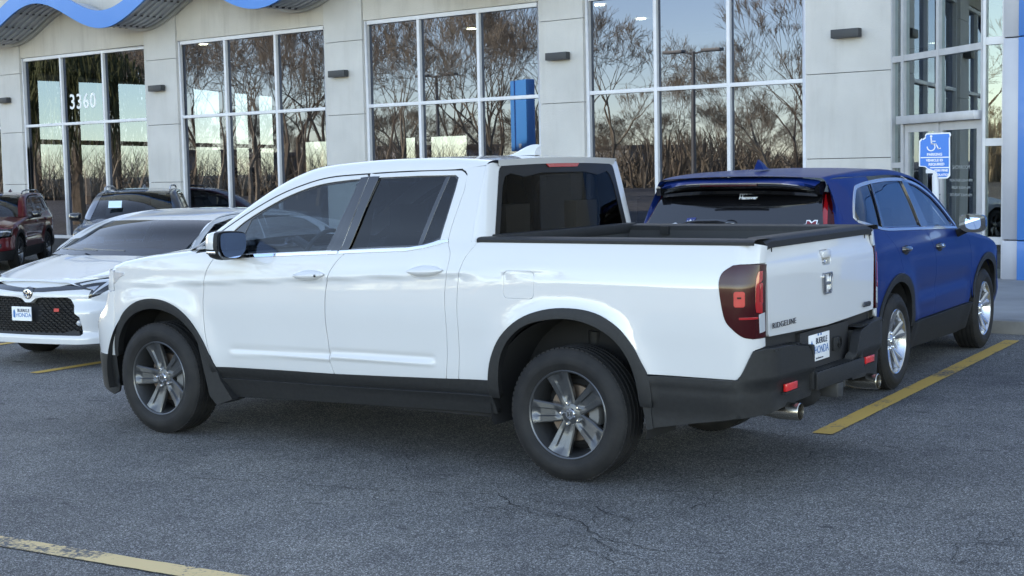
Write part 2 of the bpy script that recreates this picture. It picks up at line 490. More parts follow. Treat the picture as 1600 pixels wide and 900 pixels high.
CRACKS = [([(2.397, 2.184), (1.83, 1.842), (1.49, 1.736), (0.905, 1.66), (0.429, 1.49), (0.17, 1.385), (-0.035, 1.572), (-0.331, 1.614), (-0.509, 1.696), (-0.645, 1.834), (-0.812, 1.944), (-1.106, 1.998), (-1.17, 1.937), (-1.315, 2.039)], 0.006, 6), ([(-0.134, 1.722), (-0.366, 1.671), (-0.49, 1.633)], 0.004, 2), ([(-0.323, 1.416), (-0.429, 1.405), (-0.595, 1.5), (-0.749, 1.52)], 0.004, 3), ([(-0.654, 1.939), (-0.773, 1.966), (-0.874, 2.052)], 0.005, 3), ([(-0.818, 2.071), (-0.769, 2.186)], 0.004, 1), ([(1.112, 0.936), (1.044, 0.9)], 0.006, 0), ([(0.859, 1.265), (0.778, 1.164)], 0.004, 2), ([(-2.2, 1.173), (-2.451, 1.16)], 0.006, 1), ([(-2.315, 1.513), (-2.529, 1.462)], 0.005, 1), ([(-0.75, 0.818), (-0.839, 0.771)], 0.01, 0), ([(-0.872, -0.238), (-0.93, -0.29)], 0.012, 0), ([(-0.903, 1.019), (-0.98, 0.994)], 0.008, 0), ([(4.337, 1.36), (4.179, 1.334)], 0.006, 1), ([(1.837, 0.781), (1.522, 0.663)], 0.004, 0), ([(-2.076, 1.331), (-2.29, 1.187)], 0.003, 0), ([(-0.031, 1.065), (-0.004, 1.342)], 0.003, 1), ([(-1.594, 1.638), (-1.73, 1.6)], 0.003, 1), ([(0.281, 1.58), (0.012, 1.678), (-0.134, 1.722)], 0.003, 1)]
for i, (pts, w, br) in enumerate(CRACKS): crack(pts, w*(.55 if i == 0 else .95), i+11, br*2+2)

# ------------------------------------------------------------------ dealership building (local frame: x along the front, y out of it)
FACE = empty('dealership_building', (3.26, -13.9, 0), math.radians(-5.3142))
tag(FACE, 'long pale stucco showroom with tall white framed windows and a wavy blue canopy', 'building')
M_stuc = noise_on(mat('stucco', (.60, .58, .55), .9), 1.1, .12, (.52, .505, .48), bump=.5, bscale=38)
M_stucu = noise_on(mat('stucco_upper', (.60, .56, .50), .9), .8, .12, (.52, .485, .43), bump=.5, bscale=38)
def streaks(m, amt=.16):
    t = m.node_tree; b = t.nodes['Principled BSDF']; src = b.inputs['Base Color'].links[0].from_socket
    tc = t.nodes.new('ShaderNodeTexCoord'); mp = t.nodes.new('ShaderNodeMapping'); mp.inputs['Scale'].default_value = (2.2, 2.2, .3)
    n = t.nodes.new('ShaderNodeTexNoise'); n.inputs['Scale'].default_value = 1.6; n.inputs['Detail'].default_value = 7; n.inputs['Roughness'].default_value = .65
    t.links.new(tc.outputs['Object'], mp.inputs[0]); t.links.new(mp.outputs[0], n.inputs['Vector'])
    r = t.nodes.new('ShaderNodeMapRange'); r.inputs[1].default_value = .5; r.inputs[2].default_value = .78; r.inputs[3].default_value = 0; r.inputs[4].default_value = amt
    t.links.new(n.outputs[0], r.inputs[0]); mx = t.nodes.new('ShaderNodeMix'); mx.data_type = 'RGBA'; t.links.new(r.outputs[0], mx.inputs[0])
    t.links.new(src, mx.inputs[6]); mx.inputs[7].default_value = (.16, .12, .085, 1); t.links.new(mx.outputs[2], b.inputs['Base Color'])
streaks(M_stuc, .16); streaks(M_stucu, .32)
M_dark = mat('dark_gap', (.02, .02, .021), .9)
M_frame = noise_on(mat('window_frame_white', (.74, .74, .76), .45), 6, .08)
M_alu = noise_on(mat('aluminium', (.50, .51, .54), .38, metal=.35), 5, .12)
M_base = noise_on(mat('base_stone', (.07, .07, .075), .8), 4, .4, bump=.3)
M_shop = glass_mat('showroom_glass', (.062, .092, .125), .15, .9, gloss=(.64, .75, .98), wav=.05, wscale=.35)
M_shop2 = glass_mat('entrance_glass', (.56, .68, .64), .19, .9, gloss=(.72, .84, .88), wav=.03, wscale=.5)
TOPZ = 12.4  # unseen wall top, raised so the building's shadow covers the lot
bays = [(1.46, 5.72, (2.87, 4.28)), (6.70, 11.09, (8.17, 9.66)), (12.17, 16.86, (13.70, 15.30)), (18.0, 22.97, (19.67, 21.35)), (23.95, 28.4, (25.4, 26.9))]
def wall_panel(b, s0, s1, z0, z1, proud=0., gap=.011):
    b.box2((s0+gap/2, -.12, z0+gap/2), (s1-gap/2, proud, z1-gap/2))
core = MB()   # backing behind the panels, with openings left for the bays
def core_box(s0, s1, z0, z1): core.box2((s0, -.32, z0), (s1, -.13, z1))
edges = [0.]+[v for a, b, _ in bays for v in (a, b)]
core_box(0.0, 1.46, 0, TOPZ)
for k in range(4): core_box(bays[k][1], bays[k+1][0], 0, TOPZ)
for a, b, _ in bays: core_box(a, b, 4.66, TOPZ); core_box(a, b, 0, .16)
core_box(28.4, 34, 0, TOPZ)
core.build('wall_backing', M_dark, FACE)
pm = MB(); pu = MB()
pil = [(0.0, 1.46)]+[(bays[k][1], bays[k+1][0]) for k in range(4)]+[(28.4, 31), (31, 34)]
seams = [.0, .42, 1.76, 3.07, 4.33, TOPZ]
for k, (a, b) in enumerate(pil):
    zz = [0.0, .42, 1.76, 3.07, 4.33, 5.6] if k == 0 else [-.45, .3, 1.55, 2.84, 4.29, 5.6]
    pm = MB()
    for z0, z1 in zip(zz[:-1], zz[1:]): wall_panel(pm, a, b, z0, z1, .03 if k else .02)
    pm.build('pillar', M_stuc, FACE); pm = MB()
    wall_panel(pm, a, b, 5.6, 7.2, .03); wall_panel(pm, a, b, 7.2, TOPZ, .03); pm.build('upper_pillar', M_stucu, FACE)
for a, b, _ in bays:
    pu = MB(); wall_panel(pu, a+.003, b-.003, 4.655, 6.9, 0.); wall_panel(pu, a+.003, b-.003, 6.9, TOPZ, 0.); pu.build('upper_wall', M_stucu, FACE)
cp = MB(); cp.box2((-2.6, -.4, TOPZ), (34.1, .12, TOPZ+.18)); cp.build('parapet_cap', M_alu, FACE)
bs = MB()
for a, b, _ in bays: bs.box2((a, -.13, -.5), (b, .02, .22))
bs.build('wall_base', M_base, FACE)
for a, b, ms in bays:
    fr = MB(); w = .075; y0, y1 = -.16, -.03
    fr.box2((a, y0, .22), (a+w, y1, 4.65)); fr.box2((b-w, y0, .22), (b, y1, 4.65))
    fr.box2((a+w, y0, 4.65-w), (b-w, y1, 4.65)); fr.box2((a+w, y0, .22), (b-w, y1, .22+w))
    xs = [a+w]+[v for m_ in ms for v in (m_-.032, m_+.032)]+[b-w]
    for m_ in ms: fr.box2((m_-.032, y0, .22+w), (m_+.032, y1, 4.65-w))
    for k in range(3): fr.box2((xs[2*k], y0+.002, 2.955), (xs[2*k+1], y1-.002, 3.02))
    f = fr.build('window', M_frame, FACE, bevel=.004)
    for k in range(3):
        for (z0, z1) in ((.22+w, 2.955), (3.02, 4.65-w)):
            g_ = MB(); g_.sm = False
            g_.grid([[(xs[2*k]-.01, -.10, z0-.01), (xs[2*k+1]+.01, -.10, z0-.01)], [(xs[2*k]-.01, -.10, z1+.01), (xs[2*k+1]+.01, -.10, z1+.01)]])
            g_.build('pane', M_shop, f)
# street number on the glass
M_num = mat('white_vinyl', (.85, .86, .86), .5)
text_mesh('street_number', '3360', .50, M_num, FACE, frame_m((20.57, -.085, 3.49), (-1, 0, 0), (0, 0, 1)), .003, space=1.12, bold=.006, xs=.98)
# wave canopy: blue ribbon, ribbed metal deck, pale wall trim
M_blue = mat('canopy_blue', (.018, .20, .56), .42, coat=.2)
M_deck = noise_on(mat('galvanised_deck', (.52, .54, .57), .5, metal=.3), 3, .25, (.42, .44, .47))
M_trim = noise_on(mat('deck_trim', (.50, .51, .50), .5, metal=.3), 4, .15)
tro = [-.5, 2.4, 7.6, 12.82, 17.86, 23.15, 28.4, 34]
def wz(s):
    k = 0
    while k < len(tro)-2 and s > tro[k+1]: k += 1
    t = (s-tro[k])/(tro[k+1]-tro[k]); return 4.955+.375*(1-math.cos(2*PI*t))
S = np.arange(3.0, 33.01, .16)
rb = MB(); rb.grid([[(s, 1.2, wz(s)), (s, 1.2, wz(s)+.385), (s, 1.14, wz(s)+.385), (s, 1.14, wz(s)), (s, 1.2, wz(s))] for s in S]); 
cano = rb.build('canopy', M_blue, FACE)
dk = MB(); prof = []
for k in range(7):
    y = .02+k*.168
    prof += [(y, 0), (y+.05, 0), (y+.065, .035), (y+.135, .035), (y+.15, 0)]
prof = [p for p in prof if p[0] < 1.14]+[(1.14, 0)]
dk.grid([[(s, y, wz(s)+.05+h) for y, h in prof] for s in S]); dk.build('deck', M_deck, cano)
tr_ = MB(); tr_.grid([[(s, .115, wz(s)-.0), (s, .115, wz(s)+.10), (s, .03, wz(s)+.10), (s, .03, wz(s)), (s, .115, wz(s))] for s in S]); tr_.build('deck_trim', M_trim, cano)
bo = MB()
for s in np.arange(3.4, 33, .62):
    for k in range(1, 7): bo.box((s, .10+k*.168, wz(s)+.045), (.05, .035, .03))
bo.build('deck_bracket', mat('bracket_dark', (.06, .06, .07), .6), cano)
# entrance: splayed glazed door bay, side pane, column and blue portal
E0 = Vector((-2.02, 1.62)); E1 = Vector((0.0, 0.0))   # right end beside the column, left end at the wall
M_entg = M_shop2
def along(p, q):
    d = (q-p); L = d.length; d.normalize(); n = Vector((-d.y, d.x))
    return L, d, n
def wallbox(mb, p, d, n, t0, t1, z0, z1, y0=-.05, y1=.05):
    i0 = len(mb.v); o = mb.sm; mb.sm = False
    for z in (z0, z1):
        for t, y in ((t0, y0), (t1, y0), (t1, y1), (t0, y1)):
            q = p+d*t+n*y; mb.vert((q.x, q.y, z))
    for q in ((3, 2, 1, 0), (4, 5, 6, 7), (0, 1, 5, 4), (1, 2, 6, 5), (2, 3, 7, 6), (3, 0, 4, 7)): mb.face([i0+k for k in q])
    mb.sm = o
L, d, n = along(E0, E1)      # n points into the building here or out; panes sit on the line
ent = MB(); W2 = .035
posts = [0., 1.20, 2.24, L]
for t in posts: wallbox(ent, E0, d, n, t-(.04 if t else 0), t+(.04 if t < L else 0), 0, TOPZ-2.2)
spans = [(0., 1.16), (1.24, 2.20), (2.28, L)]
spans = [(.04, 1.16), (1.24, 2.20), (2.28, L-.04)]
tz = [3.21, 4.5, 5.8, 7.1]
for a, b in spans:
    for z in tz: wallbox(ent, E0, d, n, a, b, z-.045, z+.045, -.045, .045)
wallbox(ent, E0, d, n, spans[2][0], spans[2][1], 1.60, 1.68, -.045, .045)
wallbox(ent, E0, d, n, spans[2][0], spans[2][1], 0, .12, -.045, .045)
entf = ent.build('entrance_frame', M_alu, FACE)
for k, (a, b) in enumerate(spans):
    zz = ([(2.36, 3.165)] if k < 2 else [(.12, 1.60), (1.68, 3.165)])+[(3.255, 4.455), (4.545, 5.755), (5.845, 7.055)]
    for z0, z1 in zz:
        g_ = MB(); g_.sm = False; p = E0+d*a; q = E0+d*b
        g_.grid([[(p.x, p.y, z0), (q.x, q.y, z0)], [(p.x, p.y, z1), (q.x, q.y, z1)]]); g_.build('pane', M_entg, entf)
out = -n if (n.y < 0) else n    # outward: towards +y
hd = MB(); wallbox(hd, E0, d, out, .02, 2.22, 2.24, 2.36, -.05, .16); hd.build('door_head', M_alu, FACE, bevel=.006)
for (a, b, hs) in ((.05, 1.19, 1), (1.21, 2.19, -1)):
    dm = MB(); w = .115
    wallbox(dm, E0, d, out, a, a+w, .02, 2.235, -.025, .03); wallbox(dm, E0, d, out, b-w, b, .02, 2.235, -.025, .03)
    wallbox(dm, E0, d, out, a+w, b-w, 2.235-w, 2.235, -.025, .03); wallbox(dm, E0, d, out, a+w, b-w, .02, .25, -.025, .03)
    do = dm.build('door', M_alu, FACE, fixn=True)
    g_ = MB(); g_.sm = False; p = E0+d*(a+w); q = E0+d*(b-w)
    g_.grid([[(p.x, p.y, .25), (q.x, q.y, .25)], [(p.x, p.y, 2.12), (q.x, q.y, 2.12)]]); g_.build('pane', M_entg, do)
    t = b-w/2 if hs > 0 else a+w/2; h = MB(); c = E0+d*t+out*.03; e = E0+d*t+out*.09
    h.tube([(c.x, c.y, 1.22), (e.x, e.y, 1.22), (e.x, e.y, .98), (c.x, c.y, .98)], .013, 8); h.build('handle', mat('door_handle_metal', (.6, .6, .62), .25, metal=1), do)
M_numf = mat('frosted_vinyl', (.34, .37, .37), .6)
Mt = frame_m((0, 0, 0), (-d.x, -d.y, 0), (0, 0, 1))
def ent_text(s, t, z, size):
    p = E0+d*t+out*.012; M = Mt.copy(); M[0][3], M[1][3], M[2][3] = p.x, p.y, z
    text_mesh('door_lettering', s, size*.9, M_numf, FACE, M, .001)
ent_text('SHOWROOM', .60, 1.60, .085); ent_text('MON-THUR 8:30AM-9PM', .60, 1.42, .062); ent_text('FRIDAY 8:30AM-6PM', .60, 1.32, .062); ent_text('SATURDAY 8:30AM-6PM', .60, 1.22, .062)
# side pane right of the door, up to the column
sp_ = MB()
for (a, b, z0, z1) in ((-2.05, -2.01, 0, 7.4), (-2.31, -2.27, 0, 7.4)): sp_.box2((a, 1.60, z0), (b, 1.70, z1))
for z in (.06, .62, 1.93, 3.26, 4.6, 5.9): sp_.box2((-2.27, 1.605, z-.05), (-2.05, 1.695, z+.05))
sf = sp_.build('side_frame', M_alu, FACE)
for z0, z1 in ((.11, .57), (.67, 1.88), (1.98, 3.21), (3.31, 4.55), (4.65, 5.85), (5.95, 7.4)):
    g_ = MB(); g_.sm = False; g_.grid([[(-2.27, 1.65, z0), (-2.05, 1.65, z0)], [(-2.27, 1.65, z1), (-2.05, 1.65, z1)]][::-1]); g_.build('pane', M_entg, sf)
cl = MB()
for z0, z1 in ((0, .63), (.645, 3.27), (3.285, 6.0), (6.015, 8.2)):
    cl.box2((-2.52, 1.40, z0), (-2.315, 1.78, z1))
cl.build('column', noise_on(mat('column_metal', (.42, .43, .47), .4, metal=.3), 2, .1), FACE, bevel=.006)
M_portal = noise_on(mat('portal_blue', (.02, .17, .48), .35, coat=.4), 1, .08)
po = MB()
for z0, z1 in ((0, .63), (.645, 3.27), (3.285, 6.0), (6.015, 12.0)): po.box2((-8.6, .4, z0), (-2.54, 1.86, z1))
po.build('portal', M_portal, FACE, bevel=.005)
rest = MB(); rest.box2((-26, -.3, 0), (-8.6, .9, 11.5)); rest.build('service_wall', M_stuc, FACE)
# rest of the shell and the showroom inside
M_ceil = mat('ceiling_tile', (.30, .30, .29), .9); M_flo = noise_on(mat('showroom_floor', (.22, .21, .20), .25), .8, .1)
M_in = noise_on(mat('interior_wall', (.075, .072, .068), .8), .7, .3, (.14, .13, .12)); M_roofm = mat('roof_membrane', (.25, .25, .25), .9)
sh = MB(); sh.sm = False
sh.box2((-26, -34, TOPZ-.5), (36, -.35, TOPZ-.3)); sh.build('roof', M_roofm, FACE)
sh = MB(); sh.box2((-26, -34, 0), (36, -33.7, TOPZ-.5)); sh.box2((-26, -33.7, 0), (-25.7, -.35, TOPZ-.5)); sh.build('rear_wall', M_stuc, FACE)
ce = MB(); ce.box2((-2.4, -20, 4.95), (34, -.33, 5.05)); ce.build('ceiling', M_ceil, FACE)
fl = MB(); fl.box2((-2.4, -20, .02), (36, -.33, .06)); fl.build('showroom_floor', M_flo, FACE)
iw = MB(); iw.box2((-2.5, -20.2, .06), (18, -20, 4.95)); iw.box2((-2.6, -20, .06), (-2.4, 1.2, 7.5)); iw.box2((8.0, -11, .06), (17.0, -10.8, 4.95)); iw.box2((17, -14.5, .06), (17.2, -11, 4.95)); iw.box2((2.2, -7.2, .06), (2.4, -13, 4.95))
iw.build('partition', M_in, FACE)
# slanting glazed end wall of the showroom
P0 = Vector((27.2, -.4)); P1 = Vector((36.5, -21.5)); L, d, n = along(P0, P1)
ew = MB(); piers = [(0, 4.2), (5.75, 5.93), (6.1, 6.43), (8.2, 8.48), (8.68, 8.8), (11.6, 14.05), (16.5, 17.4), (18.96, 19.55), (21.3, L)]
for a, b in piers: wallbox(ew, P0, d, n, a, b, .06, 4.8, -.12, .12)
for (a, b), (c_, e_) in zip(piers[:-1], piers[1:]): wallbox(ew, P0, d, n, b, c_, 2.70, 2.84, -.1, .1); wallbox(ew, P0, d, n, b, c_, .06, 1.1, -.1, .1)
wallbox(ew, P0, d, n, 0, L, 4.8, TOPZ-.5, -.12, .12)
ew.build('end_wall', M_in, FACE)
P2 = Vector((17.8, -20.1)); L, d, n = along(P1, P2); ew = MB()
wallbox(ew, P1, d, n, 0, L, 2.95, TOPZ-.5, -.12, .12); wallbox(ew, P1, d, n, 0, L, .06, 1.15, -.12, .12)
for a in (0, 2.4, 5.0, 7.6, 10.4, 12.6, 15.2, 17.8): wallbox(ew, P1, d, n, a, a+(.7 if a != 5.0 else 1.9), 1.15, 2.95, -.1, .1)
ew.build('end_wall', M_in, FACE)
M_lite = mat('downlight', (1, .9, .7), .5, emit=(1, .86, .6), estr=26.)
rnd = random.Random(5)
for (x, y) in ((3.0, -2.2), (4.4, -3.4), (3.6, -4.6), (1.9, -3.0), (7.8, -3.4), (9.3, -4.6), (10.2, -2.6), (8.8, -6.4), (13.9, -2.6), (15.6, -3.6), (12.7, -5.2), (19.6, -3.0), (4.8, -1.4)):
    l = MB(); l.lathe([(0, 0), (.11, 0)], 'z', (x, y, 4.93), 16); l.build('downlight', M_lite, FACE)
# display desks and boards seen dimly inside
M_desk = mat('desk_white', (.45, .44, .42), .5)
for (x, y, w_, h_) in ((14.0, -4.6, 1.6, 1.05), (9.5, -5.2, 2.2, 1.0), (20.2, -4.0, 1.5, 1.1), (3.3, -4.5, 1.2, 1.1)):
    dd = MB(); dd.box2((x-w_/2, y-.35, .06), (x+w_/2, y+.35, h_)); dd.box2((x-w_/2-.05, y-.4, h_), (x+w_/2+.05, y+.4, h_+.05)); dd.build('reception_desk', M_desk, FACE)

# wall lamps
def wall_lamp(s, lab):
    r = empty('wall_lamp', (0, 0, 0), 0); r.parent = None
    M_l = mat('lamp_housing', (.035, .038, .042), .5)
    b = MB(); b.box((0, .09, 0), (.46, .12, .13)); b.build('housing', M_l, r, bevel=.008)
    c = MB(); c.box((0, .02, 0), (.2, .04, .1)); c.build('bracket', M_l, r)
    r.matrix_world = Matrix.Translation((3.26, -13.9, 0)) @ Matrix.Rotation(math.radians(-5.3142), 4, 'Z') @ Matrix.Translation((s, .03, 3.655))
    tag(r, lab, 'wall lamp', 'flat lamps on the pillars')
for s, lab in ((.72, 'flat black wall lamp on the wide pillar beside the glass entrance'), (6.22, 'flat black wall lamp on the pillar above the pickup cab roof'),
               (11.70, 'flat black wall lamp on the pillar above the slope of the pickup windshield'), (17.48, 'flat black wall lamp on the pillar right of the 3360 window'),
               (23.60, 'flat black wall lamp on the pillar left of the 3360 window')): wall_lamp(s, lab)

# pavement by the entrance, with kerb
M_conc = noise_on(mat('concrete', (.30, .295, .28), .85), 1.5, .18, (.22, .215, .205), bump=.35, bscale=60)
pv = MB(); pv.box2((-25, .0, -.05), (-.9+0, 6.55, .12)); pv.box2((-.9, .0, -.05), (1.3, 6.55, .118))
o = pv.build('sidewalk', M_conc); o.location = FACE.location; o.rotation_euler = FACE.rotation_euler; tag(o, kind='structure')
kb = MB(); kb.box2((-25, 6.56, -.05), (1.3, 6.73, .13)); o = kb.build('kerb', noise_on(mat('kerb_concrete', (.28, .27, .25), .85), 3, .3, (.16, .155, .145)), bevel=.015)
o.location = FACE.location; o.rotation_euler = FACE.rotation_euler; tag(o, kind='structure')

# accessible parking sign on its post
SG = empty('parking_sign', (.47, -7.0, .06)); tag(SG, 'torn blue accessible parking sign with wheelchair symbol on a white post before the doors', 'sign')
M_sb = mat('sign_blue', (.012, .19, .62), .45); M_sw = mat('sign_white', (.82, .83, .84), .5)
sg_o = [(.155, .18), (.165, .20), (.155, .225), (-.085, .222), (-.10, .20), (-.095, .185), (-.125, .165), (-.135, .172), (-.158, .145), (-.16, -.11), (-.10, -.115), (-.07, -.14), (.0, -.165), (.03, -.19), (.04, -.235), (.13, -.235), (.158, -.21)]
TT = Matrix.Translation((0, 0, 1.70))
sg_o = [(-x, z) for x, z in sg_o]
s_ = MB(); s_.prism([(p[0], p[1]) for p in sg_o], 0, .004, 'xz'); o = s_.build('plate', M_sw, SG); o.location = (0, .03, 1.70)
ins = [(x*.92-.0, z*.94) for x, z in sg_o]
s_ = MB(); s_.prism(ins, .004, .0055, 'xz'); s_o = s_.build('plate_face', M_sb, o)
def sgx(mb, pts, m=-1): return [(m*x, z) for x, z in pts]
ic = MB()
def ring(mb, cx, cz, r0, r1, a0, a1, n=28):
    P = [(cx+r1*math.cos(math.radians(a0+(a1-a0)*k/n)), cz+r1*math.sin(math.radians(a0+(a1-a0)*k/n))) for k in range(n+1)]
    P += [(cx+r0*math.cos(math.radians(a0+(a1-a0)*k/n)), cz+r0*math.sin(math.radians(a0+(a1-a0)*k/n))) for k in range(n, -1, -1)]
    mb.prism(P, .0055, .007, 'xz')
def seg(mb, a, b, w, y0=.0055, y1=.007):
    a, b = Vector(a), Vector(b); d = (b-a).normalized(); n = Vector((-d.y, d.x))*w/2; e = d*w/2
    mb.prism([tuple(a-e+n), tuple(b+e+n), tuple(b+e-n), tuple(a-e-n)], y0, y1, 'xz')
# seen from outside (+y) the picture's right is -x
ring(ic, .035, .085, .034, .044, 100+20, 345+20)
ic2 = MB()
ic.prism([(p[0], p[1]) for p in circ(.035, .19, .012, 14)], .0055, .007, 'xz')
seg(ic, (.035, .17), (.030, .115), .013); seg(ic, (.030, .115), (-.015, .112), .011); seg(ic, (-.015, .112), (-.04, .062), .011); seg(ic, (-.04, .062), (-.058, .068), .010); seg(ic, (.032, .142), (-.005, .14), .008)
for z, x0, x1 in ((-.022, .14, -.145), (-.125, .045, -.145)): ic.prism([(x0, z-.005), (x1, z-.005), (x1, z+.005), (x0, z+.005)], .0055, .007, 'xz')
ic.build('symbol', M_sw, o)
for tx, z, sz, x in (('PARKING', .007, .037, 0), ('VEHICLE ID', -.052, .034, 0), ('REQUIRED', -.092, .034, -.02), ('$200 FINE', -.155, .032, -.065), ('VIOLATION', -.198, .030, -.08)):
    text_mesh('lettering', tx, sz, M_sw, o, frame_m((x, .0062, z), (-1, 0, 0), (0, 0, 1)), .0006, bold=.0012)
ps = MB(); ps.tube([(.0, .0, 0), (-.01, .0, .9), (.0, .012, 1.50)], .032, 10); ps.box2((-.02, 0, 1.45), (.02, .028, 1.85)); ps.box2((.01, -.03, 1.52), (.09, .03, 1.56))
ps.build('post', mat('post_white', (.72, .73, .74), .5), SG)
# ------------------------------------------------------------------ shared vehicle materials
M_white = noise_on(mat('pearl_white_paint', (.62, .62, .62), .35, coat=1., coat_rough=.02, spec=.5), 2, .02)
M_trimb = noise_on(mat('black_trim_plastic', (.016, .0165, .0175), .55, spec=.4), 40, .3, bump=.15, bscale=500)
M_gblk = mat('gloss_black', (.008, .008, .009), .12, coat=1.)
M_liner = mat('wheel_liner', (.012, .012, .013), .9)
M_rub = noise_on(mat('tyre_rubber', (.011, .011, .012), .72, spec=.35), 9, .35, (.022, .021, .021), bump=.1, bscale=160)
M_gunm = mat('gunmetal_alloy', (.10, .104, .11), .36, metal=.7, coat=.35, coat_rough=.1)
M_silv = mat('silver_alloy', (.62, .63, .65), .22, metal=.9, coat=.5)
M_chr = mat('chrome', (.82, .83, .85), .06, metal=1.)
M_steel = mat('brushed_steel', (.48, .44, .38), .25, metal=1.)
M_disc = mat('brake_disc', (.22, .17, .14), .4, metal=.8)
M_seam = mat('seam_shadow', (.01, .01, .012), .8)
M_gt = glass_mat('side_glass', (.34, .42, .48), .05, 1., wav=.0)
M_gw = glass_mat('windshield_glass', (.62, .68, .70), .05, 1.)
M_gp = glass_mat('privacy_glass', (.07, .085, .11), .05, 1.)
M_intd = mat('cabin_dark', (.05, .052, .056), .8); M_intl = mat('seat_fabric', (.17, .18, .19), .85)
M_lensr = mat('tail_lens_dark', (.040, .0015, .003), .12, coat=.25, spec=.35)
M_lensr2 = mat('tail_lens_red', (.42, .008, .010), .10, coat=1.)
M_lensh = mat('tail_lens_bright', (.52, .012, .016), .2, coat=.6)
M_clear = mat('clear_lens', (.55, .57, .60), .12, coat=1., metal=.3)
M_refl = mat('reflector_red', (.80, .02, .02), .2, coat=1.)
M_plate = mat('plate_white', (.82, .83, .84), .45)
M_ink = mat('plate_ink', (.02, .03, .06), .5); M_inkb = mat('plate_ink_blue', (.02, .16, .42), .5)
M_mirr = mat('mirror_glass', (.50, .64, .85), .02, metal=1.)

def tyre_rim(parent, loc, R=.372, w=.235, rr=.242, side=1, rim=None, style='five', phase=0., disc=True, out_y=None, labels=None):
    """wheel > tyre, rim (> lug_nut, hub_cap), brake_disc ; hub axis along y, outer face towards side"""
    W = empty('wheel', loc, 0, parent); rim = rim or M_gunm
    s = 1   # built facing +y, mirrored through build()
    h = w/2; b = MB()
    sw = R-rr
    P = [(rr-.004, h-.018), (rr+.010, h-.006), (rr+sw*.30, h+.006), (rr+sw*.34, h+.0085), (rr+sw*.62, h+.004), (rr+sw*.66, h+.001), (R-.022, h-.010), (R-.010, h-.020), (R-.003, h-.036)]
    tread = []
    for g_ in (-.6, -.2, .2, .6):
        y = -g_*h*.86
        tread += [(R, y+.006), (R-.008, y+.004), (R-.008, y-.004), (R, y-.006)]
    prof = P+tread+[(a, -y) for a, y in P[::-1]]
    b.lathe(prof, 'y', n=72)
    # shoulder blocks and fine sidewall ribs
    for k in range(72):
        a = 2*PI*k/72; M = Matrix.Rotation(-a, 3, 'Y')
        for sg in (1, -1): b.box(M @ Vector((R-.0075, sg*(h-.036), 0)), (.010, .026, .022), M)
    T = b.build('tyre', M_rub, W, mirror=(side < 0))
    # rim barrel and lip
    b = MB(); yo = h-.014
    b.lathe([(rr+.004, yo-.004), (rr+.006, yo+.004), (rr+.001, yo+.008), (rr-.006, yo+.004), (rr-.010, yo-.010), (rr-.018, yo-.035), (rr-.03, yo-.09), (rr-.028, -h+.03), (rr, -h+.01)], 'y', n=64)
    if style == 'five':
        N = 5
        for k in range(N):
            a0 = phase+2*PI*k/N; ca, sa = math.cos(a0), math.sin(a0); rows = []
            for t in np.linspace(0, 1, 9):
                r = .035+(rr-.010-.035)*t
                wd_ = .038+.029*t**.8+.012*max(0, t-.8)*5*.5
                yc = yo-.040+.036*t**1.6
                dd = .012*smst(.1, .35, t)*(1-smst(.93, 1, t))
                sec = [(-wd_, -.030), (-wd_, -.006), (-wd_+.007, 0), (-wd_*.42, .0), (-wd_*.30, -dd), (wd_*.30, -dd), (wd_*.42, 0), (wd_-.007, 0), (wd_, -.006), (wd_, -.030)]
                rows.append([(r*ca-q*sa, yc+e, r*sa+q*ca) for q, e in sec])
            b.grid(rows, flip=False)
    elif style == 'ten':     # five pairs of slim spokes
        for k in range(5):
            for off in (-.19, .19):
                a0 = phase+2*PI*k/5; rows = []
                for t in np.linspace(0, 1, 7):
                    r = .04+(rr-.012-.04)*t; a = a0+off*(.35+.65*t); wd_ = .024+.010*t-.012*(t > .95)
                    yc = yo-.045+.042*t**1.3; ca, sa = math.cos(a), math.sin(a)
                    sec = [(-wd_, -.03), (-wd_, -.006), (-wd_*.4, .002), (wd_*.4, .002), (wd_, -.006), (wd_, -.03)]
                    rows.append([(r*ca-q*sa, yc+e, r*sa+q*ca) for q, e in sec])
                b.grid(rows)
    elif style == 'fan':     # broad machined blades, as on the blue car
        for k in range(5):
            a0 = phase+2*PI*k/5
            for off, w0, w1 in ((-.30, .016, .030), (.02, .015, .028), (.30, .012, .012)):
                rows = []
                for t in np.linspace(0, 1, 7):
                    r = .04+(rr-.010-.04)*t; a = a0+off*(.2+.8*t); wd_ = w0+(w1-w0)*t
                    yc = yo-.045+.042*t**1.3; ca, sa = math.cos(a), math.sin(a)
                    sec = [(-wd_, -.03), (-wd_, -.004), (-wd_*.4, .002), (wd_*.4, .0), (wd_, -.006), (wd_, -.03)]
                    rows.append([(r*ca-q*sa, yc+e, r*sa+q*ca) for q, e in sec])
                b.grid(rows)
    b.lathe([(0, yo-.036), (.050, yo-.036), (.062, yo-.042), (.078, yo-.048), (.08, yo-.08)], 'y', n=36)
    Rm_ = b.build('rim', rim, W, mirror=(side < 0))
    hc = MB(); hc.lathe([(0, yo-.022), (.026, yo-.023), (.031, yo-.028), (.033, yo-.038)], 'y', n=28); hc.build('hub_cap', M_chr if style == 'five' else rim, Rm_, mirror=(side < 0))
    if style == 'five':
        e = MB(); e.sm = False
        for (x0, z0, x1, z1) in ((-.012, -.012, -.006, .013), (.006, -.012, .012, .013), (-.008, -.002, .008, .003)): e.box2((x0, yo-.021, z0), (x1, yo-.018, z1))
        e.build('cap_emblem', M_gunm, Rm_, mirror=(side < 0))
    for k in range(5):
        a = phase+2*PI*k/5; n_ = MB()
        n_.lathe([(0, .017), (.008, .016), (.012, .010), (.013, 0), (.013, -.03)], 'y', (.060*math.cos(a), yo-.040, .060*math.sin(a)), 10)
        n_.build('lug_nut', M_chr, Rm_, mirror=(side < 0))
